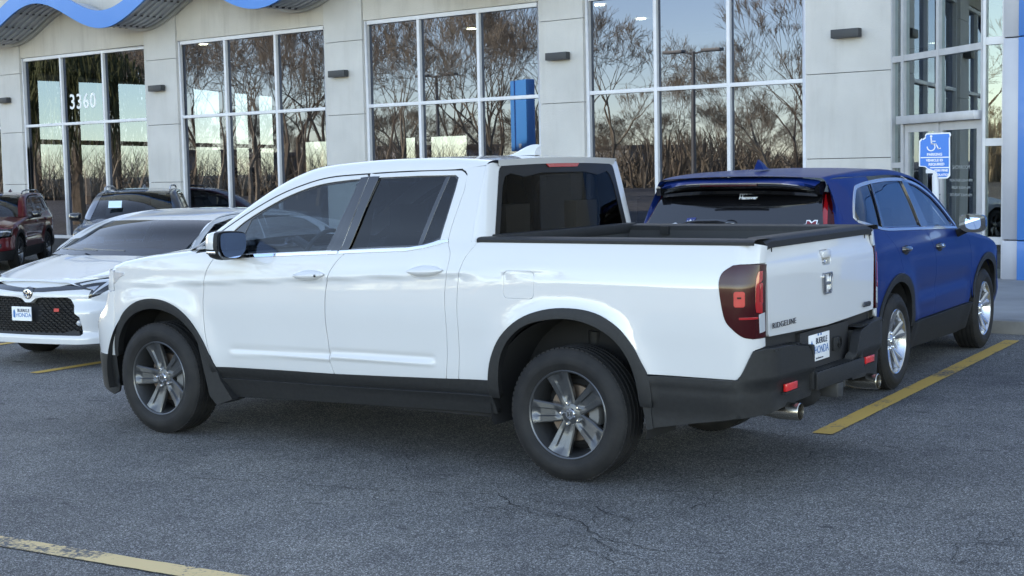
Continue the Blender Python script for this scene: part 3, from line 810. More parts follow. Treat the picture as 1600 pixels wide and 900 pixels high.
    if disc:
        d_ = MB(); d_.lathe([(.07, yo-.105), (.075, yo-.088), (.155, yo-.088), (.158, yo-.094), (.158, yo-.112), (.08, yo-.112)], 'y', n=40); d_.build('brake_disc', M_disc, W, mirror=(side < 0))
        c_ = MB()
        for t in np.linspace(-.45, .45, 7): pass
        c_.grid([[((r)*math.cos(a), yo-y, (r)*math.sin(a)) for r, y in ((.105, .075), (.105, .060), (.165, .058), (.172, .072), (.172, .12))] for a in np.linspace(PI-.5-.1, PI+.42-.1, 8)])
        c_.build('brake_caliper', mat('caliper', (.20, .20, .20), .5, metal=.5), W, mirror=(side < 0))
    bk = MB(); bk.lathe([(0, -.02), (.18, -.02), (rr-.03, -.05)], 'y', n=32); bk.build('hub_plate', M_liner, W, mirror=(side < 0))
    return W

# ------------------------------------------------------------------ the white pickup: x forward, y to its left, z up; origin under the rear axle
TR = empty('pickup_truck', (0, 0, 0)); tag(TR, 'white four door pickup truck with black arch trim and open bed, nearest the camera', 'pickup truck')
_zs = [.30, .42, .47, .52, .565, .60, .66, .75, .88, .98, 1.04, 1.075, 1.10, 1.125, 1.17, 1.22, 1.27, 1.31, 1.42, 1.5, 1.6, 1.7, 1.74, 1.77]
_ys = [.900, .930, .952, .960, .964, .9655, .9675, .971, .976, .9755, .974, .973, .972, .969, .962, .950, .936, .922, .888, .860, .822, .779, .757, .735]
_S0 = interp(_zs, _ys)
def zcr(x): return 1.022+.0585*(2.72-x)*.9     # height of the shoulder crease along the side
def TS(x, z):
    y = _S0(z)
    d = z-zcr(x); A_ = smst(-.1, .75, x)*(1-.5*smst(3.0, 3.5, x))
    y += A_*(.0045*math.exp(-((d-.006)/.030)**2)-.0055*smst(.002, -.016, d)*math.exp(-max(0, -d-.016)/.040)) if abs(d) < .3 else 0
    # plan shape
    if x > 2.9: y -= .085*((x-2.9)/.9)**2.2*(1 if z < 1.2 else .6)
    if x < -.5: y -= .022*((-.5-x)/.6)**2
    # arch bulges
    for cx, rz in ((0, .56), (3.18, .55)):
        r = math.hypot(x-cx, z-.40)
        y += .022*math.exp(-((r-.50)/.10)**2)*(1-smst(.90, 1.05, z))
    # pressed ledge low on the doors
    if .86 < x < 2.58:
        e = smst(.86, .93, x)*(1-smst(2.45, 2.55, x))
        zl = .600+(.012 if x < 1.67 else 0)-.012*(x-1.6)
        y += e*(.009*math.exp(-((z-zl+.016)/.012)**2)-.007*math.exp(-((z-zl-.020)/.016)**2))
    return y
def FS(x, z): return (x, TS(x, z), z)
# wrap round the rear corner: u = -x along the side, then a quarter turn
RX, RY, U0, UL = .115, .15, .985, .22
def FR(u, z):
    if u <= U0: return (-u, TS(-u, z), z)
    t = min(1.0, (u-U0)/UL); a = t*PI/2
    y0 = TS(-U0, z)
    x = -(U0+RX*math.sin(a)); y = y0-RY*(1-math.cos(a))
    if u > U0+UL: y -= (u-U0-UL)
    return (x+.012*max(0, (z-1.0)), y, z)
both = (1, -1)
def side_part(name, outline, m, holes=(), step=.035, lip=.014, F=FS, off=0., parent=None, sides=both, label=None, sgn=-1):
    """builds the left part and, mirrored, the right one; returns {side: object}"""
    mb = MB(); patch(mb, outline, F, sgn, holes, step, lip, off); r = {}
    for s in sides: r[s] = mb.build(name, m, (parent[s] if isinstance(parent, dict) else parent) or TR, mirror=(s < 0))
    return r
B_seam = [(1.56, 1.222), (1.60, 1.19), (1.655, 1.12), (1.685, 1.03), (1.697, .93), (1.698, .80), (1.683, .66), (1.681, .575), (1.668, .53), (1.655, .497)]
F_seam = [(2.60, 1.215), (2.655, 1.155), (2.70, 1.08), (2.722, .97), (2.728, .85), (2.715, .72), (2.69, .60), (2.660, .52), (2.640, .484)]
R_seam = [(.752, 1.60), (.772, 1.50), (.800, 1.36), (.800, 1.30), (.775, 1.24), (.783, 1.15), (.797, 1.04), (.800, .95), (.793, .79), (.797, .64), (.812, .522)]
D_seam = [(.600, 1.302), (.628, 1.268), (.668, 1.215), (.695, 1.14), (.706, 1.06), (.713, .92), (.708, .79), (.709, .66), (.722, .526)]
top_seam = [(2.635, 1.340), (2.42, 1.463), (2.20, 1.572), (2.00, 1.642), (1.79, 1.688), (1.50, 1.7055), (1.19, 1.716), (.85, 1.7195), (.79, 1.712), (.757, 1.688)]
g = .0045
def shift(p, dx): return [(a+dx, b) for a, b in p]
ts = spl(top_seam, 5); i_b = min(range(len(ts)), key=lambda i: abs(ts[i][0]-1.478))
win_f = [(2.52, 1.222), (2.555, 1.315), (2.42, 1.418), (2.21, 1.527), (2.04, 1.595), (1.85, 1.645), (1.65, 1.668), (1.462, 1.678), (1.50, 1.55), (1.565, 1.36), (1.60, 1.248)]
win_r = [(1.452, 1.680), (1.10, 1.688), (.835, 1.688), (.808, 1.672), (.812, 1.60), (.835, 1.44), (.858, 1.318), (.95, 1.288), (1.05, 1.272), (1.30, 1.262), (1.578, 1.248), (1.54, 1.36), (1.49, 1.53)]
win_f = [(2.50, 1.205)]+spl(win_f[1:8], 4)+[(1.60, 1.248)]
tsd = [(a-.002, b-.009) for a, b in ts]
fd = tsd[:i_b+1]+[(1.478+g, 1.68), (1.53+g, 1.45), (1.575+g, 1.28)]+shift(spl(B_seam, 4), g)+[(2.1, .493)]+shift(spl(F_seam, 4)[::-1], -g)+[(2.60, 1.25)]
rd = [(1.478-g, 1.705)]+tsd[i_b+1:]+shift(spl(R_seam, 4), g*.6)+[(1.2, .510)]+shift(spl(B_seam, 4)[::-1], -g)+[(1.575-g, 1.28), (1.53-g, 1.45), (1.478-g, 1.68)]
DOORF = side_part('front_door', fd, M_white, [win_f], lip=.007, step=.02)
DOORR = side_part('rear_door', rd, M_white, [win_r], lip=.007, step=.02)
# fender with the front arch
arch_f = spl([(3.625, .50), (3.607, .606), (3.565, .70), (3.49, .79), (3.37, .862), (3.23, .897), (3.09, .893), (2.955, .851), (2.84, .772), (2.745, .66), (2.69, .565), (2.655, .484)], 4)
def hood(x): return float(np.interp(x, [2.6, 2.80, 2.94, 3.30, 3.525, 3.66, 3.9, 4.1], [1.262, 1.236, 1.222, 1.184, 1.150, 1.112, 1.02, .95]))
fen = [(3.62, .53)]+arch_f[2:]+shift(spl(F_seam, 4)[::-1], g)+[(2.612, 1.232), (2.78, 1.212)]+[(x, hood(x)-.035) for x in (2.95, 3.1, 3.3, 3.5, 3.6)]+[(3.62, 1.04)]
side_part('front_fender', fen, M_white, lip=.007, step=.025)
# front corner, wraps forward
def FF(u, z):          # u = x beyond 3.62
    x0 = 3.62
    t = min(1., (u-x0)/.62); a = max(0, t)*PI/2
    y0 = TS(x0, max(z, .52))-.02*smst(.50, .26, z); k = 1-.55*smst(.95, 1.12, z)
    x = x0+.47*math.sin(a); y = y0-.50*(1-math.cos(a))
    if u > x0+.62: y -= (u-x0-.62); x += .03*smst(0, .4, u-x0-.62)
    x -= float(np.interp(z, [.70, .76, .82, .92, 1.06, 1.12], [0, .02, .09, .15, .22, .28]))*smst(.0, .5, t)
    return (x, y, z)
fb = [(3.625, .50), (3.625, .70), (3.625, .94), (3.66, .93), (3.80, .93), (4.05, .93), (4.24+.42, .93), (4.24+.42, .50)]
side_part('front_bumper', fb, M_white, F=FF, lip=.016)
side_part('fender_tip', [(3.628, .945), (3.628, 1.075), (3.66, 1.082), (3.74, 1.0), (3.80, .96), (3.80, .945)], M_white, F=FF, lip=.01)
hl_ = side_part('headlight', [(3.635, 1.088), (3.70, 1.085), (3.95, 1.06), (4.40, 1.04), (4.40, .95), (3.90, .95), (3.82, .965), (3.76, 1.01), (3.67, 1.085)], M_clear, F=FF, lip=.01)
side_part('headlight_tip', [(3.50, 1.068), (3.615, 1.070), (3.615, .99), (3.56, 1.03), (3.505, 1.052)], M_clear, lip=.004, off=.004)
side_part('lower_bumper', [(3.60, .50), (3.60, .37), (3.63, .25), (3.68, .225), (3.78, .25), (3.92, .29), (4.05, .335), (4.24, .34), (4.66, .34), (4.66, .492), (3.62, .492)], M_trimb, F=FF, lip=.016, off=.004)
gr = MB(); gr.box2((3.60, -.47, .50), (3.82, .47, 1.02)); gr.build('grille', M_gblk, TR, bevel=.02)
# bed side with rear arch, fuel door, lamp cut out
arch_r = spl([(.492, .535), (.467, .661), (.40, .782), (.275, .882), (.12, .937), (-.045, .952), (-.20, .932), (-.325, .869), (-.415, .777), (-.468, .69), (-.502, .632)], 4)
arch_ru = [(-x, z) for x, z in arch_r]
lampL = [(.985, 1.206), (.935, 1.172), (.917, 1.13), (.920, 1.07), (.935, .985), (.955, .922), (.998, .880), (1.055, .846), (1.11, .836)]
lamp = spl(lampL, 4)+[(1.205, .838), (1.205, 1.205), (1.03, 1.210)]
bedo = [(-.71, .526)]+[(-x+g*.6, z) for x, z in spl(D_seam, 4)[::-1]]+[(-.55, 1.306), (0, 1.311), (.6, 1.314), (1.00, 1.314), (1.10, 1.312), (1.20, 1.296), (1.205, 1.215)]
bedo += [(1.03, 1.215)]+[(a-.005, b) for a, b in spl(lampL, 4)]+[(1.10, .830), (1.205, .830), (1.205, .790), (1.12, .778), (1.095, .735), (1.06, .670), (1.035, .640), (1.0, .628)]+arch_ru[::-1]
bedo = [(-g-.702 if False else p[0], p[1]) for p in bedo]
fuel = rrect(-.397, .998, -.192, 1.155, .028)
bs_ = side_part('bed_side', bedo, M_white, F=lambda u, z: FR(u, z), sgn=1, sides=(1,), holes=[fuel])
bs_.update(side_part('bed_side', bedo, M_white, F=lambda u, z: FR(u, z), sgn=1, sides=(-1,)))
fo = rrect(-.397+.005, .998+.005, -.192-.005, 1.155-.005, .026)
side_part('fuel_door', fo, M_white, F=FR, sgn=1, sides=(1,), parent=bs_, lip=.006)
# strip between the doors and the bed, and the rear cab pillar
strip = shift(spl(R_seam, 4), -g)
strip = [(.64, 1.735), (.80, 1.7225), (.77, 1.71), (.752, 1.69)]+strip+shift(spl(D_seam, 4)[::-1], g)+[(.600, 1.306)]+[(.64, 1.306)]
side_part('cab_pillar', strip, M_white, lip=.007, step=.025)
def FC(t, z):   # rear corner of the cab from the side seam to the glass
    x0 = .637; y0 = TS(x0, z); xg = .575+.10*(z-1.31); yg = .775-.32*(z-1.31)
    a = t*PI/2
    return (x0-(x0-xg)*math.sin(a)*1.0-.0, yg+(y0-yg)*math.cos(a), z)
side_part('rear_pillar', [(0.02, 1.308), (0.02, 1.74), (.5, 1.752), (1.0, 1.745), (1.0, 1.308)], M_white, F=FC, sgn=1, step=.12, lip=.006)
# roof rails, roof, windshield
A = [(x, TS(x, z), z) for x, z in [(2.82, 1.243), (2.70, 1.305)]+top_seam[:8]+[(.637, 1.739)]]
Bc = [(2.97, .80, 1.215), (2.80, .775, 1.30), (2.72, .765, 1.36), (2.49, .742, 1.500), (2.28, .722, 1.622), (2.10, .712, 1.700), (1.9, .705, 1.752), (1.56, .700, 1.779), (1.27, .700, 1.788), (.9, .700, 1.786), (.60, .690, 1.768)]
A = spl(A, 5); Bc = spl(Bc, 5); rows = []
for a, b in zip(A, Bc):
    a = Vector(a); b = Vector(b); c = Vector(((a.x+b.x)/2+.01, a.y-.012, b.z+.002)); r = []
    for k in range(9):
        t = k/8; r.append(a*(1-t)**2+c*2*t*(1-t)+b*t*t)
    rows.append(r)
mb = MB(); mb.grid(rows)
for s in both: mb.build('roof_rail', M_white, TR, mirror=(s < 0))
rf = MB(); rr_ = []
for (x, y, z) in Bc:
    if x > 2.22: continue
    rr_.append([(x-.03*(1-(q)**2)*(1 if x < .8 else 0)+ .06*(1-q*q)*smst(1.9, 2.2, x), y*q, z+.020*(1-q*q)*min(1, .6)) for q in np.linspace(-1, 1, 25)])
rr_.insert(0, [(p[0]+.006, p[1]*.97, p[2]-.034) for p in rr_[-1]][:]) if False else rr_.append([(p[0]+.012, p[1]*.97, p[2]-.036) for p in rr_[-1]])
rf.grid(rr_, flip=True); ro = rf.build('roof', M_white, TR)
an = MB(); rows = []
for t in np.linspace(0, 1, 12):
    x = 1.01-.24*t; hgt = .066*smst(0, .85, t)*(1 if t < .93 else .97); wd_ = .026+.02*t-.01*smst(.9, 1, t)
    rows.append([(x-(.018 if q > .8 else 0)*t, wd_*(1-q**1.5)*sg, 1.797+hgt*q) for sg, q in [(1, 0), (1, .3), (1, .6), (1, .85), (1, 1), (-1, .85), (-1, .6), (-1, .3), (-1, 0)]])
an.grid(rows); an.face([8*9+9*3+j for j in range(9)][::-1]); an.build('antenna', M_white, ro, fixn=True)
ws = MB(); rr_ = []
for (x, y, z) in [p for p in Bc if p[0] > 2.1]:
    rr_.append([(x+.10*(1-q*q), (y-.02)*q, z-.006) for q in np.linspace(-1, 1, 17)])
ws.grid(rr_, flip=True); ws.build('windshield', M_gw, TR)
hb = MB(); rr_ = []
for x in np.linspace(2.80, 3.80, 22):
    e = hood(x); yy = .80-.05*smst(3.3, 3.9, x)-.25*smst(3.7, 4.0, x)
    rr_.append([(x+.10*(1-q*q)*smst(3.5, 4, x), yy*q, e+.045*(1-abs(q)**2.2)-.0) for q in np.linspace(-1, 1, 25)])
hb.grid(rr_, flip=True); hb.build('hood', M_white, TR)
# rounded top of the fender between side and hood
mb = MB(); rows = []
for x in np.linspace(2.80, 3.62, 18):
    a = Vector((x, TS(x, hood(x)-.035), hood(x)-.035)); b = Vector((x, .80-.05*smst(3.3, 3.9, x), hood(x)+.001)); c = Vector((x, a.y-.006, b.z+.008))
    rows.append([a*(1-t)**2+c*2*t*(1-t)+b*t*t for t in np.linspace(0, 1, 7)])
mb.grid(rows)
for s in both: mb.build('fender_top', M_white, TR, mirror=(s < 0))
# window glass, pillars trim, chrome line
def inset(F, d):
    def G(x, z):
        p = F(x, z); return (p[0], p[1]-d, p[2])
    return G
FG = inset(FS, .012)
gf = [(2.37, 1.432)]+[p for p in win_f[1:] if p[0] < 2.36 and p[0] > 1.56]+[(1.555, 1.672), (1.60, 1.52), (1.69, 1.30), (1.72, 1.236), (2.47, 1.205)]
gf = [(2.373, 1.428), (2.21, 1.517), (2.04, 1.585), (1.85, 1.635), (1.65, 1.658), (1.555, 1.664), (1.60, 1.52), (1.665, 1.35), (1.712, 1.236), (2.47, 1.203)]
side_part('window', gf, M_gt, F=FG, parent=DOORF, lip=0)
sail = [(2.555, 1.312), (2.43, 1.395), (2.386, 1.418), (2.484, 1.203), (2.51, 1.205)]
side_part('quarter_glass', [(2.545, 1.306), (2.43, 1.39), (2.40, 1.405), (2.475, 1.25), (2.49, 1.22), (2.52, 1.26)], M_gp, F=FG, parent=DOORF, lip=0, off=0)
# black frame round the front glass
fr_f = win_f
side_part('window_frame', [(a+0, b) for a, b in win_f], M_gblk, holes=[gf], F=inset(FS, .010), parent=DOORF, lip=.01)
gr_ = [(1.455-.055, 1.670), (1.10, 1.678), (.905, 1.679), (1.02, 1.284), (1.30, 1.272), (1.545, 1.258), (1.50, 1.38), (1.44, 1.55)]
gq = [(.882, 1.679), (.845, 1.678), (.822, 1.662), (.826, 1.60), (.848, 1.44), (.872, 1.328), (.93, 1.302), (.992, 1.290)]
side_part('window', gr_, M_gp, F=FG, parent=DOORR, lip=0)
side_part('quarter_glass', gq, M_gp, F=FG, parent=DOORR, lip=0)
side_part('window_frame', win_r, M_gblk, holes=[gr_, gq], F=inset(FS, .010), parent=DOORR, lip=.01)
ch = [(2.50, 1.184), (2.2, 1.199), (1.9, 1.213), (1.615, 1.226), (1.61, 1.243), (1.9, 1.230), (2.2, 1.216), (2.51, 1.202)]
side_part('chrome_strip', ch, M_chr, parent=DOORF, off=.004, lip=.006, step=.02)
ch = [(1.600, 1.227), (1.3, 1.242), (1.1, 1.250), (.97, 1.268), (.83, 1.300), (.802, 1.308), (.802, 1.320), (.86, 1.312), (.97, 1.284), (1.1, 1.266), (1.3, 1.258), (1.595, 1.244)]
side_part('chrome_strip', ch, M_chr, parent=DOORR, off=.004, lip=.006, step=.02)
for nm, cx, cz, par, wdt in (('f', 1.819, 1.094, DOORF, .124), ('r', .938, 1.140, DOORR, .128)):
    mb = MB(); rows = []
    for t in np.linspace(-1, 1, 15):
        x = cx+wdt*t; h = .030*(1-abs(t)**2.4)+.004; pr_ = .030*(1-abs(t)**3)+.004; r = []
        for q in np.linspace(-1, 1, 9):
            zz = cz+h*q+.006*t*-1; r.append((x, TS(x, zz)+pr_*(1-abs(q)**2.2)*1.0+(.006 if abs(q) < .9 else -.004), zz))
        rows.append(r)
    mb.grid(rows, flip=True)
    cupm = MB(); patch(cupm, [(cx+.105*math.cos(a), cz-.012+.042*math.sin(a)) for a in np.linspace(0, 2*PI, 28)[:-1]], FS, -1, (), .03, 0, .0015)
    for s in both:
        hh = mb.build('handle', M_white, par[s], mirror=(s < 0))
        cupm.build('handle_recess', mat('handle_recess_white', (.55, .56, .58), .35, coat=.8), par[s], mirror=(s < 0))
    if nm == 'f':
        for dx in (.035, .075):
            d_ = MB(); d_.sphere((cx-dx, TS(cx-dx, cz)+.034, cz+.0), .009, 8, 6, (1, .5, 1)); d_.build('handle_button', M_gblk, par[1])
# arch mouldings and rocker panel
archf_in = spl([(3.60, .50), (3.575, .60), (3.53, .68), (3.455, .755), (3.345, .812), (3.21, .842), (3.07, .835), (2.93, .790), (2.815, .70), (2.74, .60), (2.69, .50), (2.66, .42)], 4)
archf_out = spl([(3.628, .49), (3.611, .606), (3.569, .70), (3.494, .794), (3.372, .867), (3.23, .902), (3.088, .898), (2.951, .856), (2.836, .776), (2.741, .662), (2.685, .565), (2.638, .475), (2.62, .42)], 4)
side_part('arch_moulding', archf_in+archf_out[::-1], M_trimb, off=.012, lip=.05, step=.03)
archr_in = spl([(.44, .44), (.432, .56), (.408, .676), (.345, .778), (.235, .858), (.08, .897), (-.07, .902), (-.205, .870), (-.315, .810), (-.39, .728), (-.43, .65), (-.455, .56), (-.465, .46)], 4)
archr_out = spl([(.50, .44), (.497, .535), (.472, .663), (.404, .786), (.278, .887), (.12, .942), (-.045, .957), (-.203, .937), (-.33, .873), (-.420, .780), (-.474, .69), (-.51, .625), (-.53, .54), (-.53, .46)], 4)
side_part('arch_moulding', archr_in+archr_out[::-1], M_trimb, off=.012, lip=.05, step=.03)
side_part('rocker_panel', [(2.66, .478), (1.672, .493), (.806, .516), (.50, .532), (.50, .452), (.85, .443), (1.65, .425), (2.63, .412)], M_trimb, off=.002, lip=.03)
side_part('sill_cladding', [(2.63, .409), (1.65, .422), (.85, .440), (.49, .449), (.47, .345), (.90, .335), (1.6, .318), (2.60, .29)], M_trimb, off=.016, lip=.05)
# wells, underbody
for cx, w_ in ((0, 1), (3.18, 1)):
    mb = MB(); mb.lathe([(.50, .62), (.50, .965)], 'y', (cx, 0, .40), 40, a0=-.25, a1=PI+.25); mb.lathe([(0.0, .62), (.50, .62)], 'y', (cx, 0, .40), 40, a0=-.25, a1=PI+.25)
    for s in both: mb.build('wheel_well', M_liner, TR, mirror=(s < 0))
ub = MB(); ub.box2((-1.0, -.60, .47), (.40, .60, .60)); ub.box2((.40, -.60, .26), (3.75, .60, .50)); ub.box2((.50, -.90, .31), (2.62, .90, .50)); ub.box2((-1.0, -.88, .42), (-.50, .88, .60)); ub.build('underbody', M_liner, TR)
ax = MB(); ax.tube([(0, -.8, .37), (0, .8, .37)], .05, 10); ax.box((0, 0, .36), (.3, .3, .24)); ax.tube([(3.18, -.8, .37), (3.18, .8, .37)], .04, 10)
for sg in both: ax.tube([(.05, .55*sg, .40), (.02, .60*sg, .80)], .045, 10); ax.tube([(.1, .6*sg, .3), (.6, .5*sg, .36)], .03, 8)
ax.build('suspension', M_trimb, TR)
# mud flaps
mb = MB(); mb.prism([(-.44, .66), (-.50, .62), (-.53, .34), (-.495, .33), (-.47, .45)], .70, .965, 'xz')
for s in both: mb.build('mud_flap', M_trimb, TR, mirror=(s < 0))
mb = MB(); mb.prism([(2.79, .62), (2.72, .66), (2.60, .40), (2.50, .28), (2.64, .235), (2.70, .29)], .80, .975, 'xz')
for s in both: mb.build('mud_flap', M_trimb, TR, mirror=(s < 0))
# wheels
for x in (0, 3.18):
    for s in both: tyre_rim(TR, (x, .855*s, .372), side=s, phase=.0+.03*(x > 1))
# ---- bed, rails
ib = MB(); ib.sm = False
zi0, zi1, yi = .90, 1.30, .70
ib.grid([[(-1.06, yi, zi0), (.52, yi, zi0)], [(-1.06, yi, zi1), (.52, yi, zi1)]]); ib.grid([[(-1.06, -yi, zi0), (.52, -yi, zi0)], [(-1.06, -yi, zi1), (.52, -yi, zi1)]])
ib.grid([[(.52, -yi, zi0), (.52, yi, zi0)], [(.52, -yi, zi1+.02), (.52, yi, zi1+.02)]])
for k in range(14):
    y = -yi+.05+k*.1; ib.box2((-1.05, y, zi0), (.5, y+.05, zi0+.012))
ib.grid([[(-1.06, -yi, zi0), (-1.06, yi, zi0)], [(.52, -yi, zi0), (.52, yi, zi0)]])
ib.build('bed_liner', mat('bed_composite', (.035, .036, .038), .7), TR)
rl = MB(); rows = []
for x in np.linspace(.60, -1.085, 40):
    yo_ = TS(x, 1.31)+.004; r = []
    for (a, h) in ((0, -.006), (.0, .010), (-.012, .020), (-.05, .024), (-.16, .022), (-.215, .018), (-.222, .006), (-.222, -.05)): r.append((x, yo_+a-.025*smst(-.95, -1.08, x)*0, 1.312+h))
    rows.append(r)
rl.grid(rows)
for s in both: rl.build('bed_rail', M_trimb, TR, mirror=(s < 0))
fr_ = MB(); fr_.box2((.51, -.80, 1.28), (.60, .80, 1.345)); fr_.build('bed_rail', M_trimb, TR, bevel=.015)
for sg in both:
    sb_ = MB(); sb_.box((.25, .69*sg, 1.30), (.06, .03, .05)); sb_.build('tie_down', M_trimb, TR)
# tailgate: outer skin as a gently bowed panel
def FT(y, z):
    x = -1.103+.010*(y/.76)**2+.018*smst(1.14, 1.30, z)-.007*math.exp(-((z-1.215)/.02)**2)*0
    x -= .010*smst(1.23, 1.20, z)*(1)
    return (x, y, z)
gate_o = [(.775, 1.285), (.782, 1.20), (.775, 1.0), (.770, .845), (.765, .835), (0, .818), (-.765, .835), (-.770, .845), (-.775, 1.0), (-.782, 1.20), (-.775, 1.285), (-.72, 1.297), (0, 1.304), (.72, 1.297)]
hd_hole = rrect(-.065, 1.150, .065, 1.236, .018)
mb = MB(); patch(mb, gate_o, FT, -1, [hd_hole], .035, .04); gate = mb.build('tailgate', M_white, TR)
inn = MB(); inn.box2((-1.06, -.74, .85), (-1.04, .74, 1.29)); inn.build('inner_panel', mat('gate_inner', (.03, .03, .03), .7), gate)
cpg = MB(); rows = []
for y in np.linspace(.785, -.785, 24):
    e = 0 if abs(y) < .7 else .012*((abs(y)-.7)/.085)**2
    rows.append([(-1.092+.0, y, 1.285-e), (-1.094, y, 1.318-e), (-1.080, y, 1.334-e), (-1.05, y, 1.340-e), (-.97, y, 1.338-e), (-.955, y, 1.325-e), (-.955, y, 1.27-e)])
cpg.grid(rows, flip=True)
for rr__ in (rows[0], rows[-1]): cpg.face([cpg.vert(p) for p in rr__])
cpg.build('gate_cap', M_trimb, gate)
hp = MB(); hp.sm = False; hp.grid([[(-1.075, y, z) for y in (-.066, .066)] for z in (1.149, 1.237)]); hp.build('handle_recess', mat('recess_white', (.5, .51, .53), .4), gate)
hm = MB(); hm.box((-1.103, 0, 1.212), (.03, .115, .040)); hm.build('handle', M_white, gate, bevel=.007)
hm = MB(); hm.box((-1.088, 0, 1.168), (.02, .085, .018)); hm.build('handle_grip', M_chr, gate, bevel=.004)
# emblem: rounded frame with the letter form inside
em = MB(); ez, eh, ew_ = 1.052, .058, .062
def RRf(y, z): return (FT(y, z)[0]-.010, y, z)
E1_ = [(y, z) for y, z in [(-.062, 1.108), (.062, 1.108), (.070, 1.094), (.058, 1.005), (.044, .992), (-.044, .992), (-.058, 1.005), (-.070, 1.094)]]
E2_ = [(y*.88, 1.05+(z-1.05)*.91) for y, z in E1_]
em.sm = True
patch(em, E1_, RRf, -1, [E2_], .02, .01, 0, .002)
for sg in both:
    q = [(.054*sg, 1.098), (.036*sg, 1.098), (.031*sg, 1.060), (.031*sg, 1.044), (.026*sg, 1.002), (.039*sg, 1.002), (.046*sg, 1.05)]
    if sg < 0: q = q[::-1]
    patch(em, q, RRf, -1, (), .02, .01, 0, .002)
patch(em, [(.032, 1.056), (-.032, 1.056), (-.032, 1.043), (.032, 1.043)], RRf, -1, (), .02, .01, 0, .002)
em.build('emblem', mat('soft_chrome', (.42, .42, .43), .18, metal=1.), gate)
M_badge = mat('badge_chrome', (.12, .12, .13), .2, metal=.8)
text_mesh('badge', 'RIDGELINE', .043, M_badge, gate, frame_m((-1.116, .600, .885), (0, -1, .0), (0, 0, 1)), .002, bold=-.0004, space=1.16, xs=1.32)
text_mesh('badge', 'AWD', .040, M_badge, gate, frame_m((-1.118, -.625, .876), (0, -1, 0), (0, 0, 1)), .004, bold=.001, xs=1.15)
# tail lamps
lam = side_part('tail_lamp', [(a, b) for a, b in lamp], M_lensr, F=FR, sgn=1, off=.004, lip=.03, step=.025)
def lamp_bit(nm, o, m, off=.0055): side_part(nm, o, m, F=FR, sgn=1, off=off, lip=.003, step=.02, parent=lam)
lamp_bit('lamp_reflector', rrect(1.000, .998, 1.062, 1.075, .012), M_lensh)
lamp_bit('lamp_reflector', rrect(1.020, 1.040, 1.042, 1.048, .002), M_lensr, .0065)
lamp_bit('light_bar', [(1.130, .97), (1.125, 1.00), (1.128, 1.14), (1.140, 1.172), (1.170, 1.175), (1.172, 1.13), (1.152, 1.115), (1.150, 1.02), (1.172, 1.005), (1.172, .96)], M_lensr2)
lamp_bit('light_bar', rrect(1.158, 1.01, 1.176, 1.115, .006), M_lensr2)
lamp_bit('reversing_lens', [(1.152, .862), (1.148, .955), (1.195, .963), (1.197, .868)], M_clear)
lamp_bit('lamp_band', [(1.03, .935), (1.14, .935), (1.14, .944), (1.03, .944)], M_lensr2)
# rear bumper
def FB(u, z):
    u0 = .93; rx, ry = .225, .26; y0 = .985-.02*smst(.55, .40, z)
    if u <= u0: p = (-u, max(TS(-u, z)+.012, y0) if z > .5 else y0, z)
    else:
        t = min(1, (u-u0)/.38); a = t*PI/2
        p = (-(u0+rx*math.sin(a)), y0-ry*(1-math.cos(a)), z)
        if u > u0+.38: p = (p[0]-.022*smst(0, .6, u-u0-.38), p[1]-(u-u0-.38), z)
    x, y, z = p
    k = .016*(smst(.60, .585, z)) - .0
    d = .020*math.exp(-((z-.60)/.012)**2)*0
    if u > u0: x += .028*(1-smst(.57, .62, z))*smst(.93, 1.2, u)
    return (x, y-.006*(1-smst(.57, .60, z)) if u < u0+.1 else y, z)
yb = lambda y: .93+.38+(.725-y)     # u of a point on the flat rear at lateral y
ear = [(.505, .618), (.55, .622), (.99, .622), (1.03, .634), (1.055, .665), (1.09, .730), (1.115, .770), (1.20, .777), (yb(.62), .772), (yb(.45), .752), (yb(.40), .742), (yb(.365), .715), (yb(.33), .65), (yb(.30), .585), (yb(.285), .52), (yb(.33), .470), (yb(.50), .462), (yb(.70), .452), (1.2, .44), (1.0, .425), (.75, .385), (.53, .345), (.515, .45)]
ear = spl(ear[:6], 2)+ear[6:]
bump = side_part('rear_bumper', ear, M_trimb, F=FB, sgn=1, lip=.05, step=.03)
# deck of the bumper corners, centre step, recess
dk_ = MB()
for sg in both:
    P = []
    for u in np.linspace(1.14, yb(.40), 22):
        p = FB(u, .772 if u > 1.12 else .70); P.append(((p[0]+.004), p[1]*sg, .764))
    rows = [P, [(max(-1.02, p[0]+.10), min(abs(p[1]), .86)*sg if True else p[1], .764) for p in P]]
    dk_.grid(rows)
    for k in range(9): dk_.box((-1.12, sg*(.80-k*.042), .767), (.07, .014, .008))
dk_.box2((-1.175, -.40, .500), (-1.03, .30, .583))
for k in range(15): dk_.box((-1.105, .27-k*.045, .585), (.12, .018, .010))
dk_.build('bumper_step', M_trimb, TR)
rc = MB(); rc.sm = False
rc.box2((-1.06, -.80, .46), (-.98, .80, .83)); 
rc.box2((-1.085, -.40, .58), (-1.0, .32, .80)); rc.build('bumper_recess', mat('recess_black', (.018, .018, .02), .6), TR)
sw_ = MB()   # inner cheeks between step and corners
for y, sg in ((.30, 1), (-.40, -1)): sw_.box2((-1.165, y, .50), (-1.03, y+.03*sg, .745))
sw_.build('bumper_cheek', M_trimb, TR, bevel=.01)
rn = MB(); rn.box2((-1.182, -.41, .497), (-1.165, .31, .590)); rn.build('step_edge', M_trimb, TR, bevel=.006)
